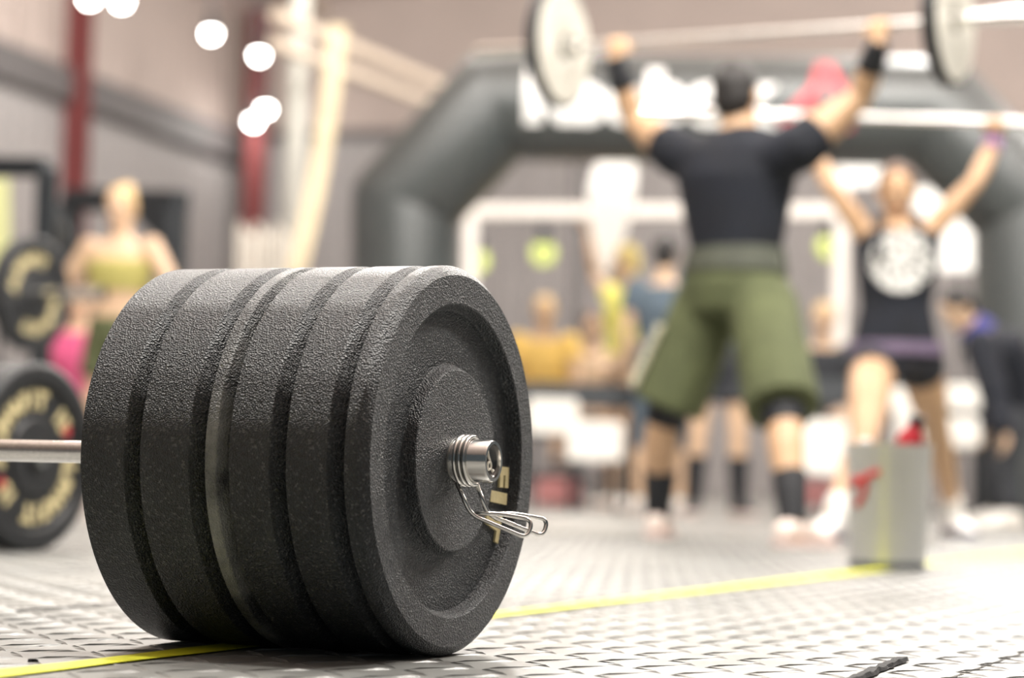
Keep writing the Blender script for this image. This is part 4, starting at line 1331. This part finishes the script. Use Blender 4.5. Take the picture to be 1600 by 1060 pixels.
board(1478, 600, 1530, 642, 14.6, M_WHITE, 'small white board, upper of two beside the black coat')
board(1474, 652, 1530, 702, 14.2, M_WHITE, 'white board, lower of two beside the black coat')
board(838, 748, 905, 790, 15.6, M_PADRED, 'dull red pad on the floor right of the plate stack', 'pad', 'floor_pad', .4)
board(1232, 750, 1310, 792, 15.2, M_PADRED, 'dull red pad on the floor between the lifters', 'pad', 'floor_pad', .4)
board(790, 596, 1010, 640, 15.55, M_BENCH, 'dark low barrier in front of the seated people', 'barrier', 'barrier', .1)
board(1262, 590, 1515, 640, 14.75, M_BENCH, 'dark low barrier behind the tank top lifter', 'barrier', 'barrier', .1)

# ------------------------------------------------------------------ pole, strap and pipes at left
M_POLE = mat('pale grey paint', rgb(178, 176, 168), .5, var=.04)
pb = P(460, 300, 20.5); pb.z = 0
bm = bmesh.new(); tube(bm, [(0, 0, 0), (0, 0, 6.2)], .085, 20); 
tag(finish('support_pole', bm, M_POLE, base=None), 'pale grey round pole left of the cream strap', 'pole').location = pb
bm = bmesh.new()
sp = [P(528, 40, 18.0), P(517, 150, 17.9), P(500, 260, 17.8), P(482, 350, 17.7), P(462, 430, 17.6), P(425, 560, 17.6)]
sp.append(Vector((sp[-1].x - .25, sp[-1].y, .01)))
sp = rounded(sp, .4, 4)
rows = [[bm.verts.new(p + Vector((dx, dy, 0))) for dx, dy in ((-.068, 0), (.068, 0), (.068, .014), (-.068, .014))] for p in sp]
for a, b in zip(rows[:-1], rows[1:]):
    for k in range(4): bm.faces.new((a[k], a[(k + 1) % 4], b[(k + 1) % 4], b[k]))
bm.faces.new(rows[0]); bm.faces.new(rows[-1][::-1])
tag(finish('hanging_strap', bm, mat('cream webbing', rgb(212, 196, 164), .7), base=sp[-1].copy()), 'cream strap hanging at a slant from the roof beam', 'strap')
a, b = P(430, 22, 18.4), P(700, 138, 25.0)
for i, (off, lab) in enumerate(((0, 'upper cream rail of the hanging frame over the arch'), (.22, 'lower cream rail of the hanging frame over the arch'))):
    a_, b_ = a - Z * off, b - Z * off
    d = b_ - a_; x, y, z = frame_for(d)
    bm = bmesh.new(); box(bm, Vector((0, 0, 0)), (.09, .09, d.length), Matrix((x, y, z)).transposed())
    o = finish('hanging_rail', bm, M_CREAM); o.location = (a_ + b_) / 2
    tag(o, lab, 'rail')
for i in range(9):
    px = 374 + i * 9.5
    topz = P(px, 348 + (i % 3) * 9, 18.5 + .05 * (i % 2))
    ft = P(px + (i - 4) * 2, 780, 18.5 + .05 * (i % 2)); ft.z = 0
    d = topz - ft
    bm = bmesh.new(); tube(bm, [(0, 0, 0), d * .5, d], .021, 12)
    o = finish('plastic_pipe', bm, mat('white plastic', rgb(214, 208, 198), .45, var=.03), None, 40); o.location = ft
    tag(o, 'white plastic pipe in the upright bundle left of the pale pole', 'pipe', 'bundle of white pipes')
